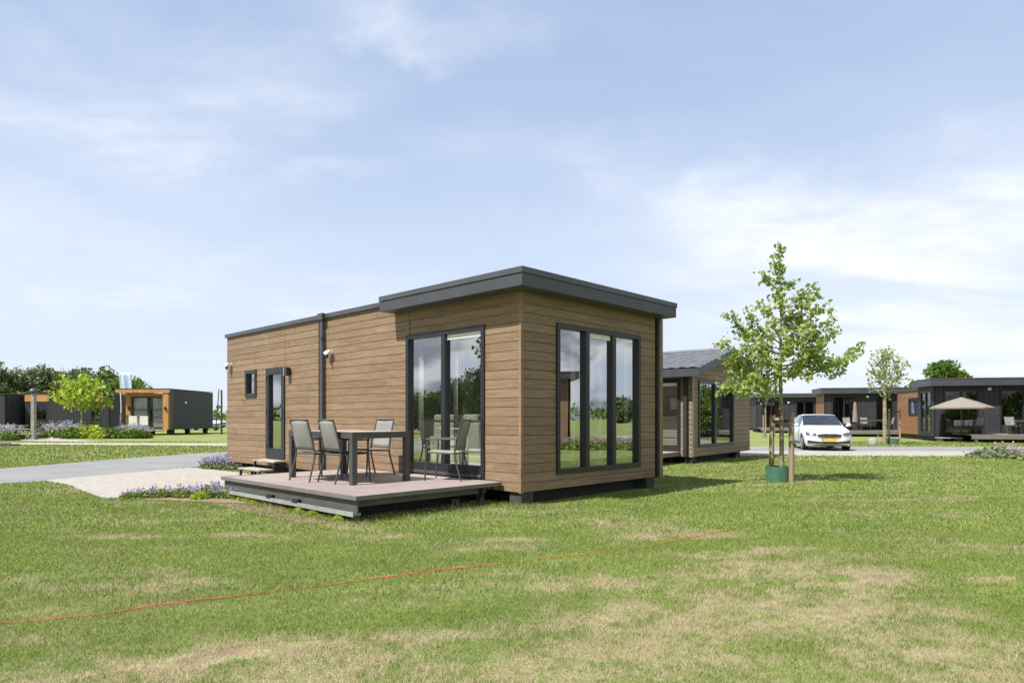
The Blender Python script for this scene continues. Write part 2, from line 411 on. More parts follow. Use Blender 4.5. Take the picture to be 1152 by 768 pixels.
def window(parent, org, d, nrm, a0, a1, z0, z1, fw=.07, mulls=(), mw=.06, proud=.025, deep=.07, glass='glass', name='window', hmulls=(), sill=None, framemat='frame', recess=.03, blind=()):
    org = Vector(org); d = Vector(d); nrm = Vector(nrm)
    T = Matrix(((d.x, nrm.x, 0, org.x), (d.y, nrm.y, 0, org.y), (0, 0, 1, 0), (0, 0, 0, 1)))
    m = MB(); e = .0
    m.box(a0, a0 + fw, -deep, proud, z0, z1, T); m.box(a1 - fw, a1, -deep, proud, z0, z1, T)
    m.box(a0 + fw, a1 - fw, -deep, proud, z1 - fw, z1, T); m.box(a0 + fw, a1 - fw, -deep, proud, z0, z0 + (sill or fw), T)
    zb = z0 + (sill or fw); xs = [a0 + fw]
    for c in mulls:
        m.box(c - mw / 2, c + mw / 2, -deep, proud - .004, zb, z1 - fw, T); xs += [c - mw / 2, c + mw / 2]
    xs.append(a1 - fw)
    for hz in hmulls:
        for i in range(0, len(xs), 2): m.box(xs[i], xs[i + 1], -deep, proud - .008, hz - .025, hz + .025, T)
    w = m.build(name, framemat, parent, bevel=.003)
    for i in range(0, len(xs), 2):
        g = MB(); g.box(xs[i] - .005, xs[i + 1] + .005, -recess - .006, -recess, zb - .005, z1 - fw + .005, T); g.build('pane', glass, w)
    for (b0, b1) in blind:
        g = MB(); g.box(b0, b1, -recess + .004, -recess + .018, z1 - fw - .085, z1 - fw - .004, T); g.build('blind_cassette', 'white', w)
    return w

# ------------------------------------------------------------------ ground
def sheet(name, poly, z, mat, label=None, kind='structure'):
    m = MB(); m.v = [(x, y, z) for x, y in poly]; m.f = [tuple(range(len(poly)))]
    o = m.build(name, mat); tag(o, label, kind=kind); return o
g = MB(); S = 2500
g.v = [(-S, -S, 0), (S, -S, 0), (S, S, 0), (-S, S, 0)]; g.f = [(0, 1, 2, 3)]
tag(g.build('ground', 'lawn'), kind='structure')
ROAD = [(-60, 3.5), (-30, 9.0), (-13.09, 13.1), (-10.12, 13.04), (-9.56, 13.53), (-9.2, 15.31), (-8.4, 17.41), (-6.4, 19.9), (-3, 23.5), (4, 30), (4, 36), (-1, 33.5), (-7, 28.6), (-11.02, 25.52), (-12.17, 21.92), (-12.66, 19.49), (-13.09, 16.86), (-16, 14.8), (-30, 12.3), (-60, 7.5)]
ROAD = [(-60, 1), (-30, 9.6), (-16, 13.0), (-10.12, 13.04), (-9.56, 13.53), (-9.2, 15.31), (-8.4, 17.41), (-6.6, 20.2), (-3, 24.2), (4, 31), (4, 37), (-1, 34.5), (-7, 29.6), (-11.02, 25.52), (-12.17, 21.92), (-12.66, 19.49), (-13.09, 16.86), (-16, 16.2), (-30, 13.6), (-60, 6)]
sheet('road', ROAD, .004, 'road')
sheet('road_paving', RPAV := [(4, 27.5), (9.71, 26.3), (19, 26.0), (40, 24.0), (40, 17.0), (15.54, 22.3), (8.33, 22.7), (4, 23.5)], .004, 'paving')
sheet('road_far', RFAR := [(4, 31), (10.93, 30.14), (24, 29.6), (60, 27), (60, 23), (40, 24.0), (19, 26.0), (9.71, 26.3), (4, 27.5)], .008, 'road')
sheet('driveway', [(-9.74, 13.66), (-8.68, 12.86), (-7.8, 11.91), (-7.04, 11.09), (-6.6, 10.65), (-5.9, 10.75), (-5.3, 11.5), (-4.1, 12.9), (-5.2, 14.3), (-6.6, 15.8), (-8.4, 17.3), (-9.2, 15.31)], .008, 'paving')
sheet('footpath', FPATH := [(-60, 36.5), (-10, 33.8), (0, 38), (0, 34.5), (-10, 30.0), (-24.96, 32.3), (-60, 33.2)], .006, 'path')
sheet('garden_path', [(-24.5, 35.2), (-30, 39.5), (-33, 48), (-30.5, 48), (-27.8, 40.5), (-20.5, 35.0)], .010, 'path')
sheet('soil', [(-5.75, 11.35), (-3.8, 9.2), (-2.6, 8.1), (-1.7, 8.3), (-.2, 9.75), (-1.0, 11.3), (-3.5, 14), (-5.2, 12.4)], .006, 'soil')
sheet('soil_bed', [(-6.35, 11.2), (-5.75, 11.35), (-5.2, 12.4), (-4.5, 12.0), (-3.8, 9.9), (-4.6, 10.1), (-6.3, 10.6)], .012, 'soil')
sheet('soil_bed_far', [(-8.2, 17.3), (-7.0, 16.2), (-6.0, 16.6), (-7.0, 18.6)], .012, 'soil')
sheet('soil_border', BORDER := [(15.0, 22.4), (15.3, 20.6), (17.5, 18.2), (22, 16.2), (30, 15), (30, 20), (22, 22.5), (18.5, 24.2)], .014, 'soil')

# grass blades (one mesh, near field only)
def in_poly(X, Y, poly):
    c = np.zeros(len(X), bool); n = len(poly)
    for i in range(n):
        x1, y1 = poly[i]; x2, y2 = poly[(i + 1) % n]
        m = ((y1 > Y) != (y2 > Y)); t = (x2 - x1) * (Y - y1) / ((y2 - y1) if y2 != y1 else 1e-9) + x1
        c ^= m & (X < t)
    return c
AX = np.array([.6934, .7206]); AY = np.array([-.7206, .6934]); ORG = np.array([.131, 9.69])
def blades():
    XS, YS, HS, WS = [], [], [], []
    for (y0, y1, dens, hh, ww) in ((2.9, 4.8, 12500, .023, .0023), (4.8, 7.5, 6000, .027, .0036), (7.5, 11.5, 2000, .032, .007), (11.5, 20, 600, .038, .012), (20, 36, 110, .055, .032)):
        area = .86 * (y1 * y1 - y0 * y0) + .6 * (y1 - y0); n = int(area * dens)
        Y = np.sqrt(RNG.random(n) * (y1 * y1 - y0 * y0) + y0 * y0); X = (RNG.random(n) * 2 - 1) * (.86 * Y + .3)
        XS.append(X); YS.append(Y); HS.append(np.full(n, hh)); WS.append(np.full(n, ww))
    X = np.concatenate(XS); Y = np.concatenate(YS); H = np.concatenate(HS); W = np.concatenate(WS)
    P = np.stack([X, Y], 1) - ORG; U = P @ AX; V = P @ AY
    keep = ~((U > -.02) & (U < 3.95) & (V > -.02) & (V < 10.3)) & ~((U > -2.52) & (U < .1) & (V > .74) & (V < 4.3))
    for poly in (ROAD, RPAV, RFAR, FPATH, BORDER, [(-9.74, 13.66), (-8.68, 12.86), (-7.8, 11.91), (-7.04, 11.09), (-6.6, 10.65), (-5.9, 10.75), (-5.3, 11.5), (-4.1, 12.9), (-5.2, 14.3), (-6.6, 15.8), (-8.4, 17.3), (-9.2, 15.31)],
                 [(-6.35, 11.2), (-5.75, 11.35), (-5.2, 12.4), (-4.5, 12.0), (-3.8, 9.9), (-4.6, 10.1), (-6.3, 10.6)]):
        keep &= ~in_poly(X, Y, poly)
    P2 = np.stack([X - 5.09, Y - 18.6], 1); keep &= ~((P2 @ np.array([.6157, .788]) > 0) & (P2 @ np.array([-.788, .6157]) > 0))
    # thin out over the bare spots and the tyre streaks
    for (cx, cy, rx, ry, a, amp) in BARE:
        a = R(a); dx = X - cx; dy = Y - cy
        r = np.sqrt(((dx * math.cos(a) + dy * math.sin(a)) / rx) ** 2 + ((-dx * math.sin(a) + dy * math.cos(a)) / ry) ** 2)
        keep &= ~((r < 1.1) & (RNG.random(len(X)) < amp * .9))
    X, Y, H, W = X[keep], Y[keep], H[keep], W[keep]; n = len(X)
    # clumpy heights
    cl = .5 + .25 * np.sin(X * 5.1 + 2 * np.sin(Y * 3.3)) + .25 * np.sin(Y * 6.7 + 1.5 * np.sin(X * 4.1))
    near = ((np.abs(U[keep]) < .35) & (V[keep] > -.3) & (V[keep] < .7)) | ((np.abs(V[keep] - .5) < .35) & (U[keep] > -2.8) & (U[keep] < 0)) | ((np.abs(U[keep] + 2.5) < .25) & (V[keep] > .2) & (V[keep] < 4.3))
    H = H * (.45 + .75 * RNG.random(n)) * (.75 + .5 * cl); H[near] *= 1.7
    ang = RNG.random(n) * 2 * math.pi; lean = RNG.random(n) ** .7 * 1.15 * H; la = RNG.random(n) * 2 * math.pi
    wx, wy = np.cos(ang) * W * .5, np.sin(ang) * W * .5
    lx, ly = np.cos(la) * lean, np.sin(la) * lean
    z0 = np.zeros(n)
    v0 = np.stack([X - wx, Y - wy, z0], 1); v1 = np.stack([X + wx, Y + wy, z0], 1)
    v2 = np.stack([X + wx * .8 + lx * .35, Y + wy * .8 + ly * .35, H * .6], 1); v3 = np.stack([X - wx * .8 + lx * .35, Y - wy * .8 + ly * .35, H * .6], 1)
    v4 = np.stack([X + wx * .15 + lx, Y + wy * .15 + ly, H], 1); v5 = np.stack([X - wx * .15 + lx, Y - wy * .15 + ly, H], 1)
    VV = np.stack([v0, v1, v2, v3, v4, v5], 1).reshape(-1, 3); b = np.arange(n)[:, None] * 6
    F = np.concatenate([b + np.array([[0, 1, 2, 3]]), b + np.array([[3, 2, 4, 5]])], 0)
    o = mesh_np('lawn_grass', VV, F, 'blade', rnd=np.repeat(RNG.random(n), 6))
    tag(o, 'short mown grass with dry straw coloured patches', kind='stuff'); return n
blades()

# ------------------------------------------------------------------ foliage
def leaf_quads(C, size, flat=.0, elong=1.5):
    """C (n,3) centres -> diamond leaves"""
    n = len(C)
    a = RNG.normal(size=(n, 3)); a[:, 2] -= flat; a /= np.linalg.norm(a, axis=1)[:, None]
    b = RNG.normal(size=(n, 3)); b -= (b * a).sum(1)[:, None] * a; b /= np.linalg.norm(b, axis=1)[:, None]
    s = (size * (.6 + .8 * RNG.random(n)))[:, None] if np.ndim(size) == 0 else size[:, None]
    c = np.cross(a, b) * s * .18
    v = np.stack([C - a * s * .5 * elong, C - b * s * .42 + c, C + a * s * .5 * elong, C + b * s * .42 + c], 1).reshape(-1, 3)
    F = np.arange(n * 4).reshape(-1, 4)
    return v, F, np.repeat(RNG.random(n), 4)
def leaves_obj(name, C, size, mat, parent, flat=0., elong=1.5):
    v, F, r = leaf_quads(np.asarray(C), size, flat, elong); return mesh_np(name, v, F, mat, parent, r)
def curve_pts(p0, p1, n, sag=0, wob=.03):
    p0 = np.array(p0, float); p1 = np.array(p1, float); t = np.linspace(0, 1, n)[:, None]
    out = p0 + (p1 - p0) * t; L = np.linalg.norm(p1 - p0)
    out[:, 2] += (-sag * L * np.sin(np.pi * t[:, 0]))
    w = RNG.normal(size=(n, 3)) * wob * L; w[0] = 0; w[-1] = 0
    return out + w
def branchy_tree(name, loc, trunk_h, top, limbs, trunk_r, leafsize, per_m, mat, label, cat='tree', group=None, spread=.12, twig=.28, bark='bark', lean=(0, 0)):
    root = empty(name, loc, 0, label, cat, group)
    w = MB(); pts = [(0, 0, 0), (lean[0] * .3 + .01, lean[1] * .3, top * .22), (lean[0] * .5, lean[1] * .5 + .01, top * .45), (lean[0] * .8 + .02, lean[1] * .8, top * .72), (lean[0], lean[1], top)]
    w.tube(pts, [trunk_r * 1.12, trunk_r, trunk_r * .8, trunk_r * .4, trunk_r * .10], 10)
    w.build('trunk', bark, root, True)
    br = MB(); C = []
    def trunk_at(z):
        for i in range(len(pts) - 1):
            if pts[i][2] <= z <= pts[i + 1][2]:
                t = (z - pts[i][2]) / (pts[i + 1][2] - pts[i][2]); return tuple(pts[i][k] * (1 - t) + pts[i + 1][k] * t for k in range(3))
        return pts[-1]
    def leafy(P, frac0, dens):
        L = np.linalg.norm(P[-1] - P[0]); n = max(3, int(L * per_m * dens))
        t = frac0 + (1 - frac0) * RNG.random(n) ** .85
        idx = t * (len(P) - 1); i = np.minimum(idx.astype(int), len(P) - 2); fr = (idx - i)[:, None]
        C.append(P[i] * (1 - fr) + P[i + 1] * fr + RNG.normal(size=(n, 3)) * spread * .5)
    for (zs, tip) in limbs:
        p0 = trunk_at(zs); P = curve_pts(p0, tip, 7, .10, .018); L = np.linalg.norm(P[-1] - P[0]); r0 = min(trunk_r * .5, .012 * L + .008)
        br.tube([tuple(q) for q in P], list(np.linspace(r0, r0 * .2, 7)), 5, False)
        leafy(P, .42, .75)
        nt = int(3 + L * 5)
        for k in range(nt):
            t = .25 + .72 * (k + RNG.random()) / nt; i = t * 6; j = int(min(i, 5)); q = P[j] * (1 - (i - j)) + P[j + 1] * (i - j)
            dirv = (P[-1] - P[0]) / L + RNG.normal(size=3) * .75; dirv[2] += .25; dirv /= np.linalg.norm(dirv)
            tl = twig * (.5 + .8 * RNG.random()) * (1.15 - t * .6) * min(1.2, L)
            Q = curve_pts(q, q + dirv * tl, 4, .03, .03)
            br.tube([tuple(s) for s in Q], [r0 * .3, r0 * .25, r0 * .18, r0 * .1], 4, False)
            leafy(Q, .15, 1.15)
    P = np.array([trunk_at(z) for z in np.linspace(top * .72, top, 8)]); leafy(P, .1, 2.0)
    br.build('branches', bark, root, True)
    leaves_obj('crown', np.concatenate(C), leafsize, mat, root, .3, 1.25)
    return root
TX, TY = 5.49, 13.42
K = 13.45 / 742
def tip(px, py, dy): Y = TY + dy; return ((px - 576) * Y / 742 - TX, dy, 1.3 + (470 - py) * Y / 742)
main_limbs = []
for (zs, px, py, dy) in [(3.9, 856, 308, .1), (4.2, 870, 290, -.1), (4.0, 895, 315, .1), (3.5, 909, 324, -.2), (3.3, 921, 326, .3), (2.9, 928, 341, -.2), (2.5, 941, 356, .4), (2.35, 940, 371, -.35),
                         (2.15, 969, 388, .1), (2.2, 955, 401, -.3), (3.3, 852, 342, .2), (2.8, 843, 353, -.3), (2.6, 822, 356, .2), (2.3, 812, 382, -.1), (2.2, 818, 405, .25), (2.15, 808, 436, -.35), (2.2, 838, 430, .35), (2.15, 846, 425, -.6), (2.25, 822, 419, .05),
                         (2.2, 905, 405, -.7), (2.3, 860, 402, .8), (2.5, 890, 385, -.8), (2.6, 895, 380, .8), (2.9, 868, 360, -.6), (3.1, 890, 350, .6), (2.3, 925, 392, .55), (2.4, 850, 390, -.75), (3.4, 880, 335, -.4), (3.0, 905, 352, .45), (2.7, 915, 372, -.5), (2.7, 850, 375, .5), (2.15, 900, 412, .5), (3.6, 873, 325, .35), (2.1, 875, 418, -.5), (2.4, 835, 392, .5)]:
    main_limbs.append((zs, tip(px, py, dy)))
branchy_tree('young_street_tree', (TX, TY, 0), 0, 4.82, main_limbs, .043, .076, 54, 'leaf', 'young tree with open bright green crown rising from the green watering ring', spread=.10, twig=.34, lean=(-.05, 0))
# watering ring, stakes, strap
rt = MB(); rt.lathe([(.225, 0), (.23, .31), (.218, .31), (.213, .0)], 36)
o = rt.build('watering_ring', 'greenring', None, True); o.location = (5.44, 13.52, 0)
tag(o, 'green plastic watering ring round the foot of the nearest young tree', 'watering ring')
o.modifiers.new('e', 'EDGE_SPLIT')
def stake(loc, r, h, label, group='tree stakes', mat='stake', tilt=(0, 0), name='tree_stake'):
    root = MB(); 
    prof = [(0, 0), (r, 0), (r * 1.03, h * .3), (r * .97, h * .6), (r, h - .02), (r * .88, h), (0, h)]
    root.lathe(prof, 14); o = root.build(name, mat, None, True); o.location = loc; o.rotation_euler = (tilt[0], tilt[1], 0)
    tag(o, label, 'tree stake', group); return o
stake((5.66, 13.36, 0), .055, 1.42, 'thick round timber stake right of the green watering ring')
stake((5.345, 13.60, 0), .050, 1.36, 'round timber stake standing in the back left of the green watering ring', tilt=(0, R(.8)))
b = MB(); b.tube([(5.36, 13.56, 1.22), (5.48, 13.47, 1.24), (5.64, 13.42, 1.24)], .022, 8); o = b.build('tree_tie', 'strap', None, True); tag(o, 'black rubber tie between trunk and stakes of the nearest young tree', 'tree tie')

def auto_limbs(n, z0, z1, top, rad, seed, up=.5):
    rr = random.Random(seed); L = []
    for i in range(n):
        t = (i + rr.random() * .8) / n; z = z0 + (z1 - z0) * t; a = i * 2.4 + rr.random()
        r = rad * (1 - .75 * t) * (.75 + .5 * rr.random()); L.append((z, (r * math.cos(a), r * math.sin(a), min(top, z + r * up + rr.random() * .3))))
    return L
def small_tree(loc, top, z0, rad, n, mat, label, r=.06, leaf=.11, per=26, seed=1, group='young staked trees', up=.6, spread=.2, name='young_street_tree'):
    return branchy_tree(name, loc, 0, top, auto_limbs(n, z0, top * .9, top, rad, seed, up), r, leaf, per, mat, label, group=group, spread=spread, twig=.5)
small_tree((18.2, 32.2, 0), 4.75, 2.1, 1.0, 20, 'leaf_pale', 'thin young tree with pale leaves standing before the wooden cabin wall', .10, .13, 6, 3, up=1.2)
small_tree((17.3, 45, 0), 4.1, 2.2, 1.15, 16, 'leaf_pale', 'small thin young tree seen just right of the tiled roof cabin', .06, .14, 6, 5, up=1.1)
small_tree((-32.6, 50, 0), 4.4, 1.9, 2.6, 20, 'leaf_lime', 'spreading lime green young tree before the long black cabin', .11, .28, 7, 8, group=None, up=.35, spread=.4)
for (x, y, l) in ((17.0, 44.6, 'slim wooden stake left of the small thin tree beside the tiled roof cabin'), (17.75, 44.6, 'slim wooden stake right of the small thin tree beside the tiled roof cabin')):
    stake((x, y, 0), .045, 1.5, l)
for (x, y, l) in ((18.65, 32.6, 'slim stake just right of the thick trunk before the wooden cabin wall'), (19.0, 32.3, 'outer slim stake right of the trunk before the wooden cabin wall')):
    stake((x, y, 0), .045, 1.75, l)
b = MB(); b.bar((18.6, 32.6, 1.6), (19.05, 32.3, 1.6), .03, .08); tag(b.build('stake_crossbar', 'plastic'), 'dark crossbar joining the two slim stakes before the wooden cabin wall', 'crossbar')
rt = MB(); rt.lathe([(.36, 0), (.36, .28), (.34, .28), (.34, 0)], 20); o = rt.build('watering_ring', 'greenring', None, True); o.location = (18.75, 32.6, 0)
tag(o, 'low green watering ring at the slim stakes before the wooden cabin', 'watering ring')
# concrete bollard
rt = MB(); rt.lathe([(0, 0), (.19, 0), (.20, .05), (.19, .30), (.16, .34), (0, .35)], 20); o = rt.build('ground_bollard', 'concrete', None, True); o.location = (17.3, 31.6, 0)
tag(o, 'squat pale round bollard on the grass left of the thick tree trunk', 'bollard')

def big_tree(loc, h, rad, mat, label, n=5000, leaf=.42, seed=0, group='trees on the horizon', trunk=.3, z0=.25, name='broadleaf_tree'):
    rr = np.random.default_rng(seed); root = empty(name, loc, 0, label, 'tree', group)
    w = MB(); w.tube([(0, 0, 0), (.1, .05, h * .3), (0, 0, h * .7)], [trunk, trunk * .8, trunk * .3], 8)
    C = []; k = 22; lob = []
    for i in range(k):
        a = rr.random() * 2 * math.pi; t = rr.random() ** .7; z = h * (z0 + (1 - z0) * (.12 + .78 * rr.random()))
        q = 1 - abs((z / h - (z0 + 1) / 2) / ((1 - z0) / 2)) ** 2.2; r = rad * .72 * t * max(.25, q)
        c = np.array([r * math.cos(a), r * math.sin(a), z]); s = rad * (.22 + .24 * rr.random()); lob.append((c, s))
        w.tube([(0, 0, h * .3), tuple(c * .6 + np.array([0, 0, h * .1])), tuple(c)], [trunk * .35, trunk * .2, trunk * .08], 5, False)
    w.build('trunk', 'bark', root, True)
    for c, s in lob:
        m = n // k; d = rr.normal(size=(m, 3)); d /= np.linalg.norm(d, axis=1)[:, None]
        rad_ = s * (.55 + .55 * rr.random(m))[:, None] * (1 + .25 * np.sin(d[:, :1] * 5 + c[0]))
        p = c + d * rad_ * np.array([1, 1, .85]); C.append(p)
    leaves_obj('crown', np.concatenate(C), leaf, mat, root, 0, 1.2); return root
pxX = lambda px, Y: (px - 576) * Y / 742
hz = [(-14, 108, 11.6, 6.0, 'leaf_dark', 'dark round tree at the left edge behind the black cabins'),
      (12, 112, 9.6, 5.5, 'leaf_dark', 'lower dark tree between the two leftmost tall crowns'),
      (46, 118, 11.0, 6.2, 'leaf_dark', 'dark domed tree rising behind the wooden lamp post'),
      (66, 125, 9.8, 5.5, 'leaf_mid', 'lower tree in the dip between two dark domes'),
      (92, 118, 10.8, 6.3, 'leaf_dark', 'broad dark crown behind the lime green young tree'),
      (114, 112, 10.0, 5.4, 'leaf_mid', 'mid green tree just left of the pale blue flag'),
      (131, 96, 8.3, 5.0, 'leaf_mid', 'bright green tree directly behind the pale blue flag'),
      (153, 110, 8.2, 4.6, 'leaf_mid', 'small tree above the orange roof edge of the black cabin'),
      (-70, 110, 10, 7, 'leaf_dark', 'dark tree standing beyond the black cabins outside the left edge')]
for i, (px, Y, h, r, m, l) in enumerate(hz[:8]): big_tree((pxX(px, Y), Y, 0), h * .87, r * .95, m, l, 7000, .42, 20 + i)
big_tree((pxX(1059, 85), 85, 0), 8.4, 3.9, 'leaf_mid', 'lone green tree rising behind the flat roof of the big black cabin', 5000, .42, 44, group=None)
# trees away from the picture frame, seen mirrored in the patio door and windows
rx = [(-42, 10.0, 7.6, 2.2, 'leaf_dark'), (-46, 12.6, 4.3, 2.0, 'leaf_dark'), (-45, 15.2, 3.6, 2.0, 'leaf_mid'), (-47, 7.4, 6.0, 2.6, 'leaf_dark'), (-50, 18.5, 4.2, 2.6, 'leaf_mid'), (-52, 11, 4.6, 2.8, 'leaf_mid'), (-56, 24, 5, 4.0, 'leaf_dark'), (-44, 4, 6, 3, 'leaf_mid')]
for i, (x, y, h, r, m) in enumerate(rx): big_tree((x, y, 0), h, r, m, 'leafy tree number %s along the meadow mirrored in the patio door' % ['one', 'two', 'three', 'four', 'five', 'six', 'seven', 'eight'][i], 6000, .24, 60 + i, 'trees mirrored in the glass', .14, .05)
for i, (x, y, h, r) in enumerate([(27.4, 31.0, 3.9, 1.5), (29.2, 33.0, 3.5, 1.6)]): big_tree((x, y, 0), h, r, 'leaf_mid', ['leafy bush tree mirrored in the tiled roof cabin window', 'lower bush tree beside it mirrored in the tiled roof cabin window'][i], 5000, .13, 90 + i, 'trees mirrored in the glass', .07, .04)
for i, (x, y, h, r) in enumerate([(150, 42, 5.5, 5), (175, 55, 5, 5), (190, 66, 4.6, 6)]): big_tree((x, y, 0), h, r, 'leaf_dark', 'distant dark tree %s in the meadow mirrored in the end windows' % ['one', 'two', 'three'][i], 2500, .8, 80 + i, 'trees mirrored in the glass', .4, .05)
# far woodland band all round
def woodland():
    rr = np.random.default_rng(5); C = []
    for i in range(900):
        a = rr.random() * 2 * math.pi; d = 330 + 60 * rr.random(); s = 4 + 3.5 * rr.random(); hh = 3.0 + 2.5 * math.sin(a * 9) + 1.5 * math.sin(a * 23)
        m = 26; p = rr.normal(size=(m, 3)) * np.array([s, s, s * .33]); p[:, 2] = np.abs(p[:, 2]) + rr.random(m) * max(1, hh); p += np.array([d * math.cos(a), d * math.sin(a), 0]); C.append(p)
    v, F, r = leaf_quads(np.concatenate(C), 2.6, 0, 1.2); o = mesh_np('far_woodland', v, F, 'leaf_mid', None, r); tag(o, 'distant line of trees along the horizon', kind='stuff')
woodland()

# ------------------------------------------------------------------ plants
def plant_mesh(r, h, n_leaf, n_fl, leafmat, flmat, leafsize, fl_len, root, flsize=.012, spikes=True):
    a = RNG.random(n_leaf) * 2 * math.pi; q = np.sqrt(RNG.random(n_leaf)) * r; z = h * (1 - (q / r) ** 2 * .75) * RNG.random(n_leaf) ** .6 * .75
    leaves_obj('foliage', np.stack([q * np.cos(a), q * np.sin(a), z + .01], 1), leafsize, leafmat, root, 0, 1.8)
    if n_fl:
        C = []; st = MB()
        for i in range(n_fl):
            a = RNG.random() * 2 * math.pi; q = math.sqrt(RNG.random()) * r * .95; zb = h * (1 - (q / r) ** 2 * .6) * .6
            p = np.array([q * math.cos(a), q * math.sin(a), zb]); d = np.array([math.cos(a) * q / r * .7, math.sin(a) * q / r * .7, 1.0]) + RNG.normal(size=3) * .2; d /= np.linalg.norm(d)
            L = h * (.45 + .4 * RNG.random()); m = 9
            t = (1 - fl_len + fl_len * RNG.random(m))[:, None]; C.append(p + d * L * t + RNG.normal(size=(m, 3)) * flsize * .7)
            st.tube([tuple(p * np.array([.6, .6, .1])), tuple(p), tuple(p + d * L)], [flsize * .22, flsize * .2, flsize * .12], 3, False)
        tag(st.build('stalks', leafmat, root), kind='stuff')
        tag(leaves_obj('flowers', np.concatenate(C), flsize * 1.6, flmat, root, 0, 1.2), kind='stuff')
ORD = ['first', 'second', 'third', 'fourth', 'fifth', 'sixth', 'seventh', 'eighth', 'ninth', 'tenth', 'eleventh', 'twelfth', 'thirteenth', 'fourteenth', 'fifteenth', 'sixteenth']
protos = []
def place_plants(spots, make, name, labelf, cat, group, nvar=3):
    pr = []
    for i, s in enumerate(spots):
        if i < nvar:
            o = empty(name, (0, 0, 0)); make(o); pr.append(o)
        else: o = copy_tree(pr[i % nvar])
        o.location = (s[0], s[1], 0); k = s[2]; o.scale = (k, k, k * (s[3] if len(s) > 3 else 1)); o.rotation_euler = (0, 0, random.random() * 6.28)
        tag(o, labelf(i), cat, group)
front = [(-6.15, 10.62, .8), (-5.95, 10.75, .9), (-5.75, 10.78, 1.0), (-5.5, 10.95, 1.05), (-5.35, 10.78, .9), (-5.1, 11.05, 1.1), (-4.95, 10.75, 1.05), (-4.75, 11.1, 1.2), (-4.6, 10.72, 1.0), (-4.45, 11.05, 1.2), (-4.3, 10.62, 1.0), (-4.75, 11.5, 1.1), (-5.2, 11.5, 1.0), (-4.4, 11.6, 1.1)]
place_plants(front, lambda o: plant_mesh(.19, .165, 520, 18, 'leaf_bed', 'purple', .036, .5, o, .013), 'catmint_plant',
             lambda i: '%s purple catmint clump counting from the left in the bed before the deck' % ORD[i], 'flowering plant', 'catmint along the driveway edge')
place_plants([(-4.15, 10.45, 1.0), (-4.0, 10.25, .8), (-3.85, 10.1, .7), (-3.3, 9.62, .6), (-2.9, 9.05, .6), (-2.65, 8.75, .5), (-5.0, 10.55, .8), (-2.2, 8.35, .5)], lambda o: plant_mesh(.17, .17, 300, 0, 'leaf_lime', None, .05, .4, o), 'weed_plant',
             lambda i: '%s lime green weed counting from the left along the deck beam' % ORD[i], 'weed', 'weeds along the deck')
place_plants([(-7.9, 17.3, .9), (-7.65, 17.0, 1.1), (-7.4, 17.1, 1.1), (-7.2, 16.8, 1.2), (-7.35, 17.6, 1.1), (-7.0, 17.1, 1.2), (-6.9, 16.6, 1.1), (-6.75, 17.3, 1.1), (-7.1, 17.9, 1.1)], lambda o: plant_mesh(.30, .26, 350, 26, 'leaf_grey', 'purple', .05, .5, o, .018), 'catmint_plant',
             lambda i: '%s grey green catmint clump from the left at the far corner of the brown cabin' % ORD[i], 'flowering plant', 'catmint at the cabin corner')
place_plants([(-4.62, 13.2, .9), (-4.45, 12.9, 1.0), (-4.2, 12.75, .8)], lambda o: plant_mesh(.16, .16, 200, 0, 'leaf_bed', None, .06, .4, o), 'weed_plant', lambda i: '%s green weed from the left beside the door steps' % ORD[i], 'weed', 'weeds by the steps')
# right border bed
pts = [(15.4, 21.6), (15.9, 21.0), (16.4, 22.3), (16.6, 20.3), (17.0, 21.4), (17.3, 19.5), (17.7, 22.4), (17.9, 20.6), (18.3, 19.0), (18.6, 21.6), (18.9, 20.0), (19.5, 18.4), (19.6, 20.9), (16.0, 19.9), (18.0, 18.0), (20.3, 19.2)]
place_plants([(x, y, 1 + .2 * (i % 3)) for i, (x, y) in enumerate(pts)], lambda o: plant_mesh(.46, .30, 420, 16, 'leaf_grey', 'pink', .075, .5, o, .018), 'border_plant',
             lambda i: '%s low greyish plant with faded pink flowers from the left in the right border' % ORD[i], 'flowering plant', 'plants in the right border')
place_plants([(16.35, 19.0, 1.0), (17.1, 18.5, 1.1), (16.9, 19.2, .9)], lambda o: plant_mesh(.45, .60, 700, 0, 'leaf_bed', None, .10, .4, o), 'leafy_shrub', lambda i: '%s leafy green shrub from the left at the front of the right border' % ORD[i], 'shrub', 'shrubs in the right border')
place_plants([(17.4 + .55 * (i % 3), 11.9 + i * .36, 1.0) for i in range(14)], lambda o: plant_mesh(.5, .45, 420, 16, 'leaf_bed', 'pink', .08, .5, o, .03), 'lavender_plant',
             lambda i: '%s lavender clump of the border mirrored in the end windows' % ORD[i], 'flowering plant', 'lavender mirrored in the end windows', 2)
# left garden
def P_(px, Y): return (pxX(px, Y), Y)
sp = [(*P_(4, 39), 1.0), (*P_(12, 40), 1.0), (*P_(60, 45), 1.1), (*P_(68, 46), 1.2), (*P_(76, 46), 1.2), (*P_(83, 47), 1.0), (*P_(144, 45), 1.0), (*P_(151, 46), 1.0), (*P_(158, 46), .9)]
place_plants(sp, lambda o: plant_mesh(.72, .75, 600, 45, 'leaf_bed', 'lilac', .12, .6, o, .034), 'lilac_perennial', lambda i: '%s tall lilac flowering perennial from the left in the garden by the black cabins' % ORD[i], 'flowering plant', 'lilac perennials by the black cabins')
sp = [(*P_(22, 42), .7), (*P_(29, 42), .7), (*P_(94, 42.5), 1.2), (*P_(101, 43), 1.1), (*P_(108, 43), 1.2), (*P_(113, 41.5), .8), (*P_(47, 43), .6)]
place_plants(sp, lambda o: plant_mesh(.75, .85, 450, 0, 'leaf_lime', None, .17, .4, o), 'yellow_green_shrub', lambda i: '%s yellow green shrub from the left in the garden by the black cabins' % ORD[i], 'shrub', 'yellow green shrubs')
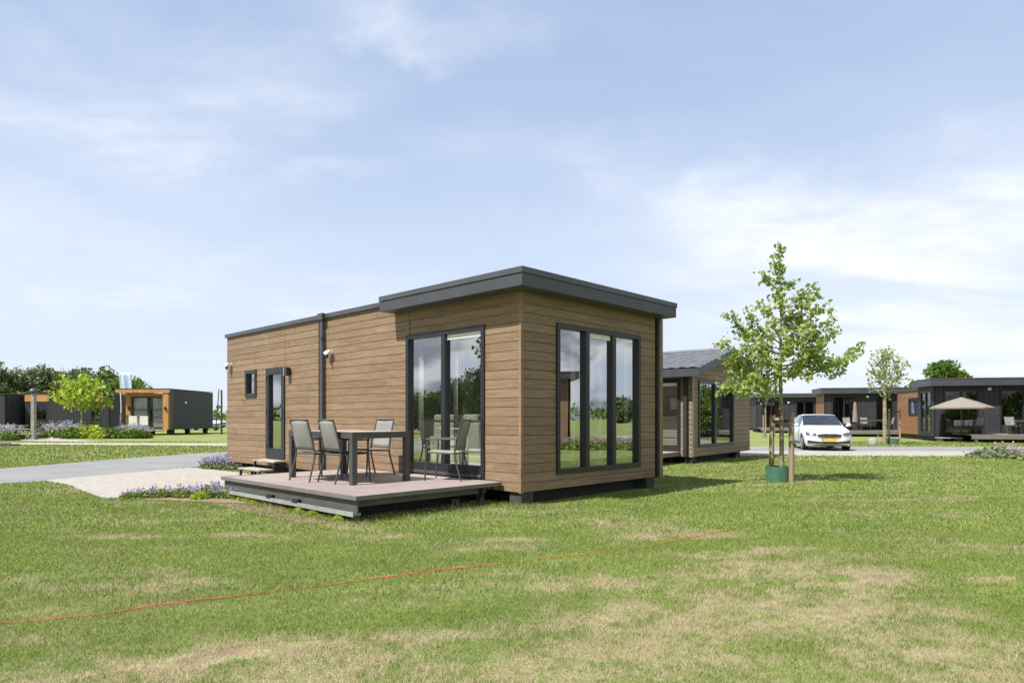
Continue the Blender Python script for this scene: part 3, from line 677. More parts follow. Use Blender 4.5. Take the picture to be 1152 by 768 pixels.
sp = [(*P_(42, 42), .7), (*P_(82, 42), .9), (*P_(118, 42), .8), (*P_(124, 42), .85), (*P_(130, 42.3), .85), (*P_(136, 42), .8), (*P_(149, 42), .7), (*P_(156, 42), .75), (*P_(162, 42.5), .6), (*P_(10, 38), .6), (*P_(17, 40), .5), (*P_(71, 42.5), .6)]
place_plants(sp, lambda o: plant_mesh(.85, 1.05, 650, 0, 'leaf_mid', None, .14, .4, o), 'low_green_bush', lambda i: '%s low green bush from the left along the garden path' % ORD[i], 'bush', 'low green bushes')

# ------------------------------------------------------------------ main cabin
CR = math.atan2(.7206, .6934)
cab = empty('brown_cabin', (.131, 9.69, 0), CR, 'brown wood clad flat roofed holiday cabin behind the raised terrace', 'cabin')
W, L = 3.67, 10.25
wall(cab, (0, 0), (0, 1), (-1, 0), L, .2, 3.33, [(.76, 2.75, .36, 2.745), (7.18, 8.07, .385, 2.43), (8.58, 9.17, 1.8, 2.45)], 'wood', start=.045)
wall(cab, (0, 0), (1, 0), (0, -1), W, .2, 3.33, [(.8, 3.15, .42, 2.785)], 'wood', start=.045)
b = MB(); b.box(W - .1, W, .1, L, .2, 3.33); b.box(0.1, W, L - .1, L - .001, .2, 3.33); b.build('wall', 'wood', cab)
b = MB(); b.box(-.008, .040, -.008, .040, .19, 3.163); b.build('corner_trim', 'wood_trim', cab, bevel=.003)
b = MB(); b.box(-.012, .0, 2.675, 2.73, 2.75, 3.163); b.build('joint_trim', 'wood_trim', cab)
b = MB(); b.box(-.006, .0, 7.19, 7.205, 2.44, 3.33); b.build('joint_trim', 'wood_trim', cab)
b = MB(); b.box(.102, W - .102, .102, L - .102, .30, .36); b.build('interior_floor', 'innerfloor', cab)
b = MB(); b.box(.102, W - .102, .102, L - .102, 3.0, 3.05); b.build('ceiling', 'white', cab)
b = MB(); b.box(.102, W - .102, 3.5, 3.58, .36, 3.0); b.box(.102, W - .102, 6.8, 6.86, .36, 3.0); b.build('partition', 'inner', cab)
# roof
rf = MB(); rf.box(-.320, 3.885, -.320, 3.105, 3.164, 3.343); rfo = rf.build('raised_roof', 'anth', cab, bevel=.004)
rc = MB(); rc.box(-.335, 3.90, -.335, 3.12, 3.345, 3.43); rc.build('roof_cap', 'anth_cap', rfo, bevel=.004)
b = MB(); b.box(-.045, W + .04, 3.122, L + .04, 3.332, 3.42); b.build('low_roof', 'anth_cap', cab, bevel=.004)
# plinth and supports
b = MB(); b.box(.22, W - .1, .22, .26, .0, .198); b.box(.28, .32, .26, L - .1, 0, .198); b.box(.22, W - .1, L - .15, L - .1, 0, .198); b.build('plinth', 'black', cab)
for (x0, x1, y0, y1) in ((.04, .30, .03, .27), (3.42, 3.69, .03, .27), (.03, .28, L - .3, L - .02)):
    b = MB(); b.box(x0, x1, y0, y1, 0, .197); b.build('support_block', 'darkblock', cab, bevel=.004)
# fin with pipe at the far corner
b = MB(); b.box(3.80, 3.915, -.02, .16, .17, 3.162); b.build('side_fin', 'wood', cab, bevel=.003)
b = MB(); b.box(3.672, 3.799, .03, .2, .2, 3.162); b.build('dark_slot', 'black', cab)
b = MB(); b.tube([(3.735, -.005, .25), (3.735, -.005, 3.16)], .032, 12); p = b.build('downpipe', 'black', cab, True)
[Box('pipe_clip', 'frame', p, 3.69, 3.78, -.04, .028, z, z + .03) for z in (.9, 2.5)]
# long-side downpipe and dark slot
b = MB(); b.box(-.006, .0, 5.59, 5.74, .2, 3.33); b.build('dark_slot', 'black', cab)
b = MB(); b.tube([(-.06, 5.50, .22), (-.06, 5.50, 3.25), (-.05, 5.50, 3.36)], .042, 12); p = b.build('downpipe', 'anth_cap', cab, True)
[Box('pipe_clip', 'anth', p, -.11, -.001, 5.445, 5.555, z, z + .03) for z in (1.0, 2.9)]; Box('pipe_hopper', 'anth_cap', p, -.12, -.047, 5.41, 5.59, 3.30, 3.428)
# openings
window(cab, (0, 0), (0, 1), (-1, 0), .76, 2.75, .36, 2.745, .075, (1.74,), .10, .03, .09, name='patio_door', sill=.19, recess=.035, blind=((.85, 1.68),))
b = MB(); b.box(-.06, -.032, .80, 2.71, .375, .42); b.build('threshold', 'anth_cap', cab)
window(cab, (0, 0), (1, 0), (0, -1), .8, 3.15, .42, 2.785, .075, (1.58, 2.33), .10, .03, .09, name='window', sill=.085, recess=.04, blind=((1.64, 2.27),))
window(cab, (0, 0), (0, 1), (-1, 0), 8.58, 9.17, 1.8, 2.45, .09, (), .06, .03, .08, name='window', recess=.04, glass='glass')
dr = window(cab, (0, 0), (0, 1), (-1, 0), 7.18, 8.07, .385, 2.43, .14, (), .06, .03, .08, name='entrance_door', sill=.22, recess=.03)
b = MB(); b.box(-.075, -.06, 7.25, 7.28, 1.32, 1.52); b.bar((-.068, 7.27, 1.47), (-.068, 7.40, 1.47), .02, .02); b.bar((-.03, 7.265, 1.47), (-.068, 7.265, 1.47), .02, .02); b.build('handle', 'metal', dr)
for z in (.62, 1.42, 2.18): b = MB(); b.tube([(-.045, 8.055, z), (-.045, 8.055, z + .09)], .018, 8); b.build('hinge', 'metal', dr, True)
# wall lamp, cameras
b = MB(); b.box(-.12, -.02, 6.90, 7.0, 2.23, 2.41); wl = b.build('wall_lamp', 'plastic', cab, bevel=.004)
b = MB(); b.box(-.122, -.018, 7.001, 7.04, 2.225, 2.415); b.build('lamp_face', 'metal', wl)
b = MB(); b.box(-.02, -.001, 6.92, 6.99, 2.28, 2.37); b.build('lamp_bracket', 'plastic', wl)
for yy, zz in ((10.02, 2.64), (5.24, 2.62)):
    b = MB(); b.tube([(-.001, yy, zz), (-.03, yy, zz)], .05, 14); c = b.build('security_camera', 'white', cab, True)
    b = MB(); b.tube([(-.03, yy, zz), (-.13, yy - .01, zz - .01)], [.03, .045], 12); b.tube([(-.08, yy - .10, zz + .015), (-.10, yy + .08, zz - .02)], .038, 12); b.build('camera_body', 'white', c, True)
    b = MB(); b.tube([(-.1005, yy + .081, zz - .02), (-.101, yy + .086, zz - .021)], .032, 12); b.lathe([(0, zz - .13), (.025, zz - .12), (.03, zz - .05), (0, zz - .05)], 10, (-.12, yy - .02)); b.build('camera_lens', 'plastic', c, True)
# curtains
def curtain(parent, a0, a1, z0, z1, axis, at, amp=.025):
    m = MB(); n = int((a1 - a0) / .012); vs = []
    for i in range(n + 1):
        a = a0 + (a1 - a0) * i / n; q = at + amp * math.sin(i * .9)
        for z in (z0, z1): vs.append((a, q, z) if axis == 'x' else (q, a, z))
    m.add(vs, [(2 * i, 2 * i + 2, 2 * i + 3, 2 * i + 1) for i in range(n)])
    o = m.build('curtain', 'curtain', parent, True); s = o.modifiers.new('s', 'SOLIDIFY'); s.thickness = .004
for a in ((.9, 1.02), (1.40, 1.53), (2.17, 2.27), (2.95, 3.07)): curtain(cab, a[0], a[1], .5, 2.75, 'x', .19)
for a in ((2.52, 2.66), (1.62, 1.70)): curtain(cab, a[0], a[1], .5, 2.72, 'y', .19)
# sofa inside
def to_world(x, y, z=0): return (.131 + x * .6934 - y * .7206, 9.69 + x * .7206 + y * .6934, z)
def sofa(name, loc, rz, label, w=1.55, group=None):
    t = empty(name, loc, rz, label, 'sofa', group)
    Box('base', 'cream', t, 0, .85, 0, w, .05, .33, bevel=.03)
    Box('backrest', 'cream', t, 0, .22, .16, w - .16, .34, .88, bevel=.04)
    Box('armrest', 'cream', t, 0, .85, 0, .155, .335, .62, bevel=.03); Box('armrest', 'cream', t, 0, .85, w - .155, w, .335, .62, bevel=.03)
    for k in range(2): Box('seat_cushion', 'cream', t, .23, .86, .165 + k * (w - .33) / 2, .155 + (k + 1) * (w - .33) / 2, .34, .47, bevel=.03)
    for k in range(2): Box('headrest', 'cream', t, -.02, .18, .18 + k * (w - .36) / 2, .16 + (k + 1) * (w - .36) / 2, .885, 1.0, bevel=.03)
    return t
sofa('sofa', to_world(.32, 1.08, .36), CR, 'cream upholstered sofa seen through the patio door of the nearest cabin', 1.5)

# steps at the entrance
st = empty('entrance_steps', (.131, 9.69, 0), CR, 'low two tread grey entrance steps below the narrow door', 'steps')
b = MB(); b.box(-.34, -.03, 7.02, 8.06, .325, .36); b.build('tread', 'stepwood', st, bevel=.003)
b = MB(); b.box(-.67, -.36, 7.02, 8.08, .155, .19); b.build('tread', 'stepwood', st, bevel=.003)
for x, y, z in ((-.33, 7.05, .325), (-.33, 7.98, .325), (-.66, 7.05, .155), (-.66, 7.98, .155), (-.40, 7.05, .155), (-.40, 7.98, .155)): Box('leg', 'frame', st, x, x + .045, y, y + .045, 0, z - .001)
b = MB(); b.box(-.31, -.05, 7.055, 7.07, .05, .324); b.build('step_frame', 'frame', st)

# ------------------------------------------------------------------ terrace
dk = empty('terrace', (.131, 9.69, 0), CR, 'raised terrace of pinkish boards on a grey steel beam frame', 'terrace')
b = MB(); y = .385
while y < 4.25:
    b.box(-2.545, -.035, y, min(y + .139, 4.325), .312, .34); y += .149
b.build('deck_boards', 'deck', dk, bevel=.002)
b = MB(); b.box(-2.575, -2.547, .358, 4.352, .285, .341); b.box(-2.547, -.035, .356, .384, .285, .3405); b.box(-2.547, -.035, 4.326, 4.352, .285, .3405); b.build('edge_board', 'deckedge', dk, bevel=.003)
def beam(name, y0, y1, x):  # C beam along y
    b = MB(); b.box(x, x + .02, y0, y1, .13, .29); b.box(x - .05, x + .06, y0, y1, .115, .129); return b
b = beam('a', .40, 4.31, -2.53); bw = b.build('beam', 'steeldark', dk)
b = MB(); b.box(-2.592, -2.586, .398, 4.312, .082, .140); b.box(-2.585, -2.478, .398, 4.312, .100, .114); b.build('beam_flange', 'steel', bw, bevel=.002)
for yy in (2.636, 1.856):
    b = MB(); b.box(-2.592, -2.50, yy - .075, yy + .075, .125, .178); b.build('lifting_pocket', 'black', bw)
b = MB(); b.box(-2.50, -.25, .47, .49, .19, .285); b.box(-2.50, -.06, 4.28, 4.30, .115, .285); b.box(-2.50, -.06, 2.3, 2.32, .13, .285); b.build('cross_beam', 'steeldark', dk)
b = MB(); b.box(-.4, -.34, .42, 4.3, .13, .30); b.box(-2.40, -.45, .78, .80, .001, .284); b.build('inner_beam_and_shade_sheet', 'black', dk)  # second box is a black sheet added as the shade under the deck
for x, y in ((-2.52, .47), (-2.52, 4.05), (-.75, .6), (-.75, 4.1), (-.35, .5)):
    b = MB(); b.box(x, x + .08, y, y + .08, 0, .114); b.box(x - .05, x + .13, y - .05, y + .13, 0, .015); b.build('leg', 'steeldark', dk)

# ------------------------------------------------------------------ table and chairs
tb = empty('garden_table', to_world(-1.365, 2.465, .3405), CR, 'rectangular dark grey garden table on the terrace', 'table')
b = MB(); b.box(-.50, .50, -.92, .92, .735, .756); b.build('table_top', 'tabletop', tb, bevel=.004)
b = MB()
for (x0, x1, y0, y1) in ((-.515, -.50, -.935, .935), (.50, .515, -.935, .935), (-.50, .50, -.935, -.92), (-.50, .50, .92, .935)): b.box(x0, x1, y0, y1, .665, .757)
b.box(-.5, .5, -.92, .92, .72, .734); b.build('table_frame', 'alu', tb)
for sx in (-1, 1):
    for sy in (-1, 1):
        x = sx * .47; y = sy * .89; b = MB(); b.box(x - .043, x + .043, y - .043, y + .043, 0, .664 if True else 0); b.build('leg', 'alu', tb, bevel=.005)
def chair():
    t = empty('garden_chair')
    for s in (-1, 1):
        b = MB(); b.tube([(s * .275, -.30, 0), (s * .262, -.215, .30), (s * .258, -.19, .425)], [.0135, .0145, .015], 8); b.build('leg', 'alu', t, True)
        b = MB(); b.tube([(s * .275, .275, 0), (s * .268, .25, .40), (s * .268, .235, .625)], [.0135, .0145, .014], 8); b.build('leg', 'alu', t, True)
        b = MB(); b.box(s * .268 - .022, s * .268 + .022, -.235, .265, .625, .645); b.build('armrest', 'alu', t, bevel=.006)
    b = MB()
    for s in (-1, 1): b.tube([(s * .258, -.19, .40), (s * .245, -.225, .62), (s * .235, -.31, .93)], [.015, .014, .013], 8); 
    b.tube([(-.235, -.31, .93), (.235, -.31, .93)], .013, 8); b.build('back_frame', 'alu', t, True)
    b = MB()
    for s in (-1, 1): b.tube([(s * .255, -.20, .415), (s * .255, .25, .435)], .014, 8)
    b.tube([(-.255, .25, .435), (.255, .25, .435)], .014, 8); b.tube([(-.255, -.20, .415), (.255, -.20, .415)], .013, 8); b.build('seat_frame', 'alu', t, True)
    def sling(P0, P1, sag, nrm, name, hw0, hw1):
        m = MB(); n = 8; k = 8; vs = []
        for i in range(n + 1):
            t_ = i / n; p = Vector(P0).lerp(Vector(P1), t_)
            for j in range(k + 1):
                s = -1 + 2 * j / k; q = p + Vector((s * (hw0 + (hw1 - hw0) * t_), 0, 0)) + Vector(nrm) * sag * (1 - s * s) * math.sin(math.pi * min(1, t_ * .9 + .05)); vs.append(q)
        m.add(vs, [(i * (k + 1) + j, i * (k + 1) + j + 1, (i + 1) * (k + 1) + j + 1, (i + 1) * (k + 1) + j) for i in range(n) for j in range(k)])
        o = m.build(name, 'sling', t, True); sd = o.modifiers.new('s', 'SOLIDIFY'); sd.thickness = .004; sd.offset = 0
    sling((0, -.195, .43), (0, .245, .448), .018, (0, 0, -1), 'seat', .245, .245)
    m = MB()
    sling((0, -.20, .47), (0, -.309, .925), .03, (0, -1, -.1), 'backrest', .240, .225)
    return t
c0 = chair(); grp = 'garden chairs on the near terrace'
chairs = [((-1.80, 2.66), R(-90 + 3), 'left of the two sling garden chairs seen from behind at the near table side'),
          ((-1.66, 2.08), R(-90 - 4), 'right of the two sling garden chairs seen from behind, behind the front table leg'),
          ((-.72, 2.80), R(92), 'sling garden chair with pale backrest on the wall side of the table'),
          ((-.33, 1.27), R(32), 'sling garden chair standing alone before the patio door')]
for i, ((x, y), a, l) in enumerate(chairs):
    o = c0 if i == 0 else copy_tree(c0); o.location = to_world(x, y, .3405); o.rotation_euler = (0, 0, CR + a); tag(o, l, 'chair', grp)

# ------------------------------------------------------------------ tiled-roof cabin
R2 = math.atan2(.788, .6157); c2 = empty('tiled_roof_cabin', (5.09, 18.6, 0), R2, 'brown cabin with low pitched dark tiled roof behind the young tree', 'cabin')
W2, L2, ev, rg = 4.87, 9.0, 2.62, 3.34
wall(c2, (0, 0), (1, 0), (0, -1), W2, .2, 2.58, [(.41, 3.28, .45, 2.40)], 'wood2')
wall(c2, (0, 0), (0, 1), (-1, 0), L2, .2, 2.58, [(.36, 2.4, .38, 2.40)], 'wood2')
b = MB(); b.box(W2 - .1, W2, .1, L2, .2, 2.58); b.box(.1, W2 - .1, L2 - .1, L2, .2, 2.58); b.build('wall', 'wood2', c2)
# gable triangle boards
b = MB(); z = 2.58
while z < 3.26:
    hw = lambda q: min(1, (3.29 - q) / (3.29 - 2.64)) * (W2 / 2)
    z2 = min(z + .133, 3.26); a, c = hw(z), hw(z2)
    b.add([(W2 / 2 - a, .0, z + .006), (W2 / 2 + a, .0, z + .006), (W2 / 2 + c, .0, z2), (W2 / 2 - c, .0, z2), (W2 / 2 - a, .1, z), (W2 / 2 + a, .1, z), (W2 / 2 + c, .1, z2), (W2 / 2 - c, .1, z2)],
          [(0, 1, 2, 3), (4, 7, 6, 5), (0, 4, 5, 1), (1, 5, 6, 2), (2, 6, 7, 3), (3, 7, 4, 0)]); z += .14
b.build('gable', 'wood2', c2)
b = MB(); b.box(.1, W2 - .1, .1, L2 - .1, .3, .36); b.build('interior_floor', 'innerfloor', c2)
b = MB(); b.box(.1, W2 - .1, .1, L2 - .1, 2.585, 2.6); b.box(.1, W2 - .1, 3.4, 3.5, .36, 2.58); b.build('partition', 'inner', c2)
def tile_slope(x0, z0, x1, z1, y0, y1, name):
    m = MB(); nr = 9; nc = int((y1 - y0) / .30) * 4; Lx = x1 - x0
    vs = []; rows = []
    for r in range(nr):
        for e in (0, .97):
            t = (r + e) / nr; lift = .045 * (1 - e) + .010
            row = []
            for c in range(nc + 1):
                yy = y0 + (y1 - y0) * c / nc; w = .022 * abs(math.sin(math.pi * c / 4))
                row.append(len(vs)); vs.append((x0 + Lx * t, yy, z0 + (z1 - z0) * t + lift + w))
            rows.append(row)
    fs = []
    for i in range(len(rows) - 1):
        for c in range(nc): fs.append((rows[i][c], rows[i][c + 1], rows[i + 1][c + 1], rows[i + 1][c]))
    m.add(vs, fs); return m
xe, ze = -.38, 2.55; xr = W2 / 2
sl = MB()
for s in (0, 1):
    X0 = xe if s == 0 else W2 - xe
    # slab under the tiles
    sl.add([(X0, -.33, ze), (xr, -.33, rg - .04), (xr, L2 + .3, rg - .04), (X0, L2 + .3, ze), (X0, -.33, ze + .09), (xr, -.33, rg + .05), (xr, L2 + .3, rg + .05), (X0, L2 + .3, ze + .09)],
           [(0, 1, 2, 3), (4, 7, 6, 5), (0, 4, 5, 1), (1, 5, 6, 2), (2, 6, 7, 3), (3, 7, 4, 0)])
rs = sl.build('roof', 'anth', c2)
tile_slope(xe, ze + .09, xr, rg + .05, -.31, L2 + .28, '').build('roof_tiles', 'tile', rs)
tile_slope(W2 - xe, ze + .09, xr, rg + .05, -.31, L2 + .28, '').build('roof_tiles', 'tile', rs)
b = MB(); b.tube([(xr, -.34, rg + .08), (xr, L2 + .3, rg + .08)], .07, 10); b.build('ridge_tile', 'tile', rs, True)
b = MB()
for X0 in (xe, W2 - xe):
    b.add([(X0, -.36, ze - .10), (xr, -.36, rg - .12), (xr, -.332, rg - .12), (X0, -.332, ze - .10), (X0, -.36, ze + .13), (xr, -.36, rg + .10), (xr, -.332, rg + .10), (X0, -.332, ze + .13)],
          [(0, 1, 2, 3), (4, 7, 6, 5), (0, 4, 5, 1), (1, 5, 6, 2), (2, 6, 7, 3), (3, 7, 4, 0)])
b.build('barge_board', 'anth', rs)
b = MB(); b.box(xe - .05, xe - .003, -.36, L2 + .3, ze - .10, ze + .12); b.build('gutter_board', 'anth', rs)
window(c2, (0, 0), (1, 0), (0, -1), .41, 3.28, .45, 2.40, .09, (1.70,), .14, .03, .09, name='window')
window(c2, (0, 0), (0, 1), (-1, 0), .36, 2.4, .38, 2.40, .09, (1.38,), .12, .03, .09, name='patio_door', sill=.14, blind=((.48, 1.30),))
b = MB(); b.box(-.10, -.002, .13, .24, .2, 2.55); b.build('downpipe', 'black', c2)
b = MB(); b.box(.25, W2 - .25, .25, .29, 0, .198); b.box(.25, .29, .3, L2 - .3, 0, .198); b.box(3.6, 3.9, .03, .25, 0, .197); b.box(.05, .3, .03, .245, 0, .197); b.build('plinth', 'black', c2)
d2 = empty('terrace', (5.09, 18.6, 0), R2, 'low terrace glimpsed at the side of the tiled roof cabin', 'terrace')
b = MB(); [b.box(-1.7, -.03, .38 + i * .145, .519 + i * .145, .31, .34) for i in range(20)]; b.build('deck_boards', 'deck', d2)
b = MB(); b.box(-1.73, -.03, .35, .378, .22, .34); b.box(-1.73, -1.702, .378, 3.3, .22, .34); b.build('edge_board', 'deckedge', d2)
[Box('leg', 'black', d2, x, x + .08, y, y + .08, 0, .309) for x in (-1.6, -.3) for y in (.5, 3.0)]
def w2(x, y, z): return (5.09 + x * .6157 - y * .788, 18.6 + x * .788 + y * .6157, z)
sofa('sofa', w2(.5, .45, .36), R2, 'pale sofa behind the glass of the tiled roof cabin', 1.5)
b = MB(); b.box(.30, .33, .50, .80, 1.55, 1.88); o = b.build('paper_notice', 'white', None); o.location = (5.09, 18.6, 0); o.rotation_euler = (0, 0, R2)
tag(o, 'white paper notice hanging inside the glass of the tiled roof cabin', 'notice')

# ------------------------------------------------------------------ flat black cabins
def flat_cabin(name, loc, rz, w, dep, h, label, front=(), left=(), right=(), clad='blackclad', leftclad=None, rightclad=None, over=(.3, .3), fascia='anth', fh=.22, group='black flat roofed cabins', zb=.3, panels=(), lights=(), inner='black', leftops_mat='glass_dark', pitch=.25):
    t = empty(name, loc, rz, label, 'cabin', group)
    wall(t, (0, 0), (1, 0), (0, -1), w, zb, h - fh + .02, [f[:4] for f in front], clad, pitch, 'v', gap=.012, groove=.02, inner=inner)
    wall(t, (0, 0), (0, 1), (-1, 0), dep, zb, h - fh + .02, [f[:4] for f in left], leftclad or clad, pitch if not leftclad or leftclad != 'redwood' else .14, 'h' if leftclad == 'redwood' else 'v', gap=.012, groove=.02, inner=inner)
    wall(t, (w, 0), (0, 1), (1, 0), dep, zb, h - fh + .02, [f[:4] for f in right], rightclad or clad, pitch, 'v', gap=.012, groove=.02, inner=inner)
    b = MB(); b.box(.1, w - .1, dep - .1, dep, zb, h - fh); b.build('wall', clad, t)
    b = MB(); b.box(.1, w - .1, .1, dep - .1, zb, zb + .05); b.build('interior_floor', 'innerfloor', t)
    b = MB(); pd = min(2.9, dep - .4); b.box(.1, w - .1, pd, pd + .1, zb + .05, h - fh); b.build('partition', 'inner', t)
    b = MB(); b.box(-over[0], w + over[0] * .3, -over[1], dep + .05, h - fh, h - .06); r = b.build('roof', fascia, t)
    b = MB(); b.box(-over[0] - .02, w + over[0] * .3 + .02, -over[1] - .02, dep + .07, h - .058, h); b.build('roof_cap', 'anth_cap', r)
    b = MB(); b.box(.2, w - .2, .25, dep - .2, 0, zb - .002); b.build('plinth', 'black', t)
    for f in front: window(t, (0, 0), (1, 0), (0, -1), *f[:4], .08, f[4] if len(f) > 4 else (), .09, .02, .08, name='window', glass='glass_dark', hmulls=f[5] if len(f) > 5 else ())
    for f in left: window(t, (0, 0), (0, 1), (-1, 0), *f[:4], .10, f[4] if len(f) > 4 else (), .09, .03, .08, name='window', glass='glass_dark')
    for f in right: window(t, (w, 0), (0, 1), (1, 0), *f[:4], .08, (), .09, .02, .08, name='window', glass='glass_dark')
    for (x0, x1, z0, z1, mt) in panels: b = MB(); b.box(x0, x1, -.035, -.002, z0, z1); b.build('panel', mt, t)
    for (x, z) in lights: b = MB(); b.tube([(x, -.001, z), (x, -.10, z)], .085, 12); b.build('wall_lamp', 'white', t, True)
    return t
RZ = R(-12.8)
def rl(o, x, y, z=0): c, s = math.cos(RZ), math.sin(RZ); return (o[0] + c * x - s * y, o[1] + s * x + c * y, z)
O3 = (23.64, 37.0)
t3 = flat_cabin('black_cabin', (*O3, 0), RZ, 13.0, 2.3, 3.5, 'large charcoal cabin with open taupe parasol on its terrace', front=[(.53, 2.24, .42, 2.85, (1.4,)), (3.28, 5.5, .42, 2.85, (4.4,)), (7.2, 10.0, .42, 2.85, (8.6,))], left=[(.25, 1.9, .42, 2.85, (1.1,))], clad='charclad', over=(.35, .55), fh=.42, zb=.28, lights=((2.75, 2.9),))
wing = empty('wood_clad_wing', rl(O3, .35, 2.31), RZ, 'red brown wood clad cabin wing with dark framed window', 'cabin')
wall(wing, (0, 0), (0, 1), (-1, 0), 4.6, .3, 3.0, [(.95, 2.55, 1.45, 2.55)], 'redwood', .14, 'h', inner='black')
b = MB(); b.box(.1, 6, 4.5, 4.6, .3, 3.0); b.box(5.9, 6, 0.02, 4.5, .3, 3.0); b.build('wall', 'redwood', wing)
b = MB(); b.box(-.06, 6.1, .01, 4.7, 3.0, 3.12); b.build('roof', 'anth', wing)
b = MB(); b.box(.1, 5.9, .1, 4.4, 0, .298); b.build('plinth', 'black', wing)
window(wing, (0, 0), (0, 1), (-1, 0), .95, 2.55, 1.45, 2.55, .13, (), .06, .03, .08, name='window', glass='glass')
O2 = (23.0, 48.6)
b = MB(); b.box(.06, .075, 1.1, 2.4, 1.6, 2.42); b.build('blue_panel', 'skyblue', wing)  # flat blue panel added behind the wing window pane
t2 = flat_cabin('black_cabin', (*O2, 0), RZ, 5.6, 2.6, 3.5, 'black cabin with wood clad side and closed parasol on its terrace', front=[(.53, 2.2, .4, 2.9, (1.35,)), (3.45, 4.6, .4, 2.9, ())], leftclad='redwood', over=(.3, .3), fh=.42, lights=((2.9, 2.85),))
O1 = (22.2, 60.0)
t1 = flat_cabin('black_cabin', (*O1, 0), RZ, 5.6, 4, 3.5, 'black cabin farthest back behind the white car', front=[(.5, 2.2, .4, 2.8, (1.3,)), (3.4, 4.9, .4, 2.8, (4.1,))], over=(.3, .3), fh=.35, lights=((2.75, 2.7),))
flat_cabin('black_cabin', (22.0, 73, 0), RZ, 5.6, 5, 3.5, 'black cabin sliver visible between tiled roof cabin and small thin tree', front=[(.5, 2.2, .4, 2.8, (1.3,)), (3.4, 4.9, .4, 2.8, (4.1,))], over=(.3, .3), fh=.35)
def far_deck(o, x0, x1, yd, z, label):
    d = empty('terrace', (*o, 0), RZ, label, 'terrace', 'terraces of the black cabins')
    b = MB(); b.box(x0, x1, -yd, -.03, z - .05, z); b.build('deck_boards', 'deck', d)
    b = MB(); b.box(x0 - .03, x1 + .03, -yd - .03, -yd - .002, z - .22, z + .004); b.build('edge_board', 'deckedge', d)
    b = MB(); b.box(x0, x1, -yd + .02, -yd + .06, z - .26, z - .222); b.build('beam', 'steel', d)
    [Box('leg', 'steel', d, x, x + .12, -yd + .1, -yd + .22, 0, z - .262) for x in (x0 + .2, (x0 + x1) / 2, x1 - .4)]
    return d
far_deck(O3, .95, 9.5, 2.4, .44, 'terrace with boards before the large charcoal cabin')
far_deck(O2, .2, 5.6, 2.4, .42, 'terrace behind the white car with the closed parasol')
far_deck(O1, .1, 5.6, 2.4, .42, 'terrace of the farthest black cabin')
st3 = empty('terrace_step', (*O3, 0), RZ, 'low step at the left end of the terrace with open parasol', 'step')
b = MB(); b.box(-.15, .9, -1.5, -.6, .20, .25); b.build('tread', 'stepwood', st3)
b = MB(); b.box(-.1, -.04, -1.45, -.65, 0, .198); b.box(.8, .86, -1.45, -.65, 0, .198); b.build('step_frame', 'steeldark', st3)
# parasols
pa = empty('parasol', rl(O3, .80, -1.5, .44), RZ, 'open taupe parasol before the large charcoal cabin', 'parasol')
b = MB(); b.tube([(0, 0, .05), (0, 0, 1.95)], .028, 10); b.build('pole', 'alu', pa, True)
b = MB(); n = 8; Rr = 1.46
vs = [(0, 0, 1.98)] + [(Rr * .5 * math.cos(k * math.pi / 4 + .39), Rr * .5 * math.sin(k * math.pi / 4 + .39), 1.73 + (.0)) for k in range(8)] + [(Rr * math.cos(k * math.pi / 4 + .39), Rr * math.sin(k * math.pi / 4 + .39), 1.42) for k in range(8)] + [(Rr * math.cos(k * math.pi / 4 + .39), Rr * math.sin(k * math.pi / 4 + .39), 1.34) for k in range(8)]
fs = [(0, 1 + k, 1 + (k + 1) % 8) for k in range(8)] + [(1 + k, 9 + k, 9 + (k + 1) % 8, 1 + (k + 1) % 8) for k in range(8)] + [(9 + k, 17 + k, 17 + (k + 1) % 8, 9 + (k + 1) % 8) for k in range(8)]
b.add(vs, fs); o = b.build('canopy', 'beige', pa); sd = o.modifiers.new('s', 'SOLIDIFY'); sd.thickness = .01
b = MB(); [b.bar((0, 0, 1.5), (Rr * .5 * math.cos(k * math.pi / 4 + .39), Rr * .5 * math.sin(k * math.pi / 4 + .39), 1.71), .015, .015) for k in range(8)]; b.build('ribs', 'alu', pa)
b = MB(); b.box(-.3, .3, -.3, .3, 0, .06); b.build('base', 'plastic', pa)
pc = empty('parasol', rl(O2, 1.75, -1.3, .42), RZ, 'closed beige parasol behind the white car', 'parasol')
b = MB(); b.tube([(0, 0, 0), (0, 0, .9)], .03, 8); b.build('pole', 'alu', pc, True)
b = MB(); b.lathe([(.06, .55), (.19, .6), (.15, 1.3), (.11, 1.7), (.12, 1.78), (.06, 2.0), (0, 2.02)], 12); b.build('canopy', 'beige', pc, True)
b = MB(); b.box(-.28, .28, -.28, .28, 0, .05); b.lathe([(.24, .05), (.24, .5), (0, .5)], 14); b.build('base', 'plastic', pc)
# far garden chairs with pale high back: reuse the sling chair
farch = [(O3, 1.6, -1.3, .44, 20, 'garden chair under the open taupe parasol'), (O3, 3.15, -1.6, .44, 185, 'left pale chair at the table on the large charcoal terrace'), (O3, 4.1, -1.6, .44, 178, 'right pale chair at the table on the large charcoal terrace'),
         (O2, 1.2, -1.5, .42, 180, 'pale chair left of the closed parasol'), (O2, 2.35, -1.5, .42, 184, 'pale chair right of the closed parasol'), (O2, .15, -1.2, .42, 170, 'pale chair left behind the white car roof'), (O1, 1.6, -1.2, .42, 180, 'left chair on the farthest terrace'), (O1, 3.0, -1.2, .42, 176, 'right chair on the farthest terrace'), (O2, 4.0, -1.1, .42, 90, 'pale chair at the right end of the terrace behind the car')]
for (o_, x, y, z, a, l) in farch:
    c = copy_tree(c0); c.location = rl(o_, x, y, z); c.rotation_euler = (0, 0, RZ + R(a)); tag(c, l, 'chair', 'chairs on the far terraces')
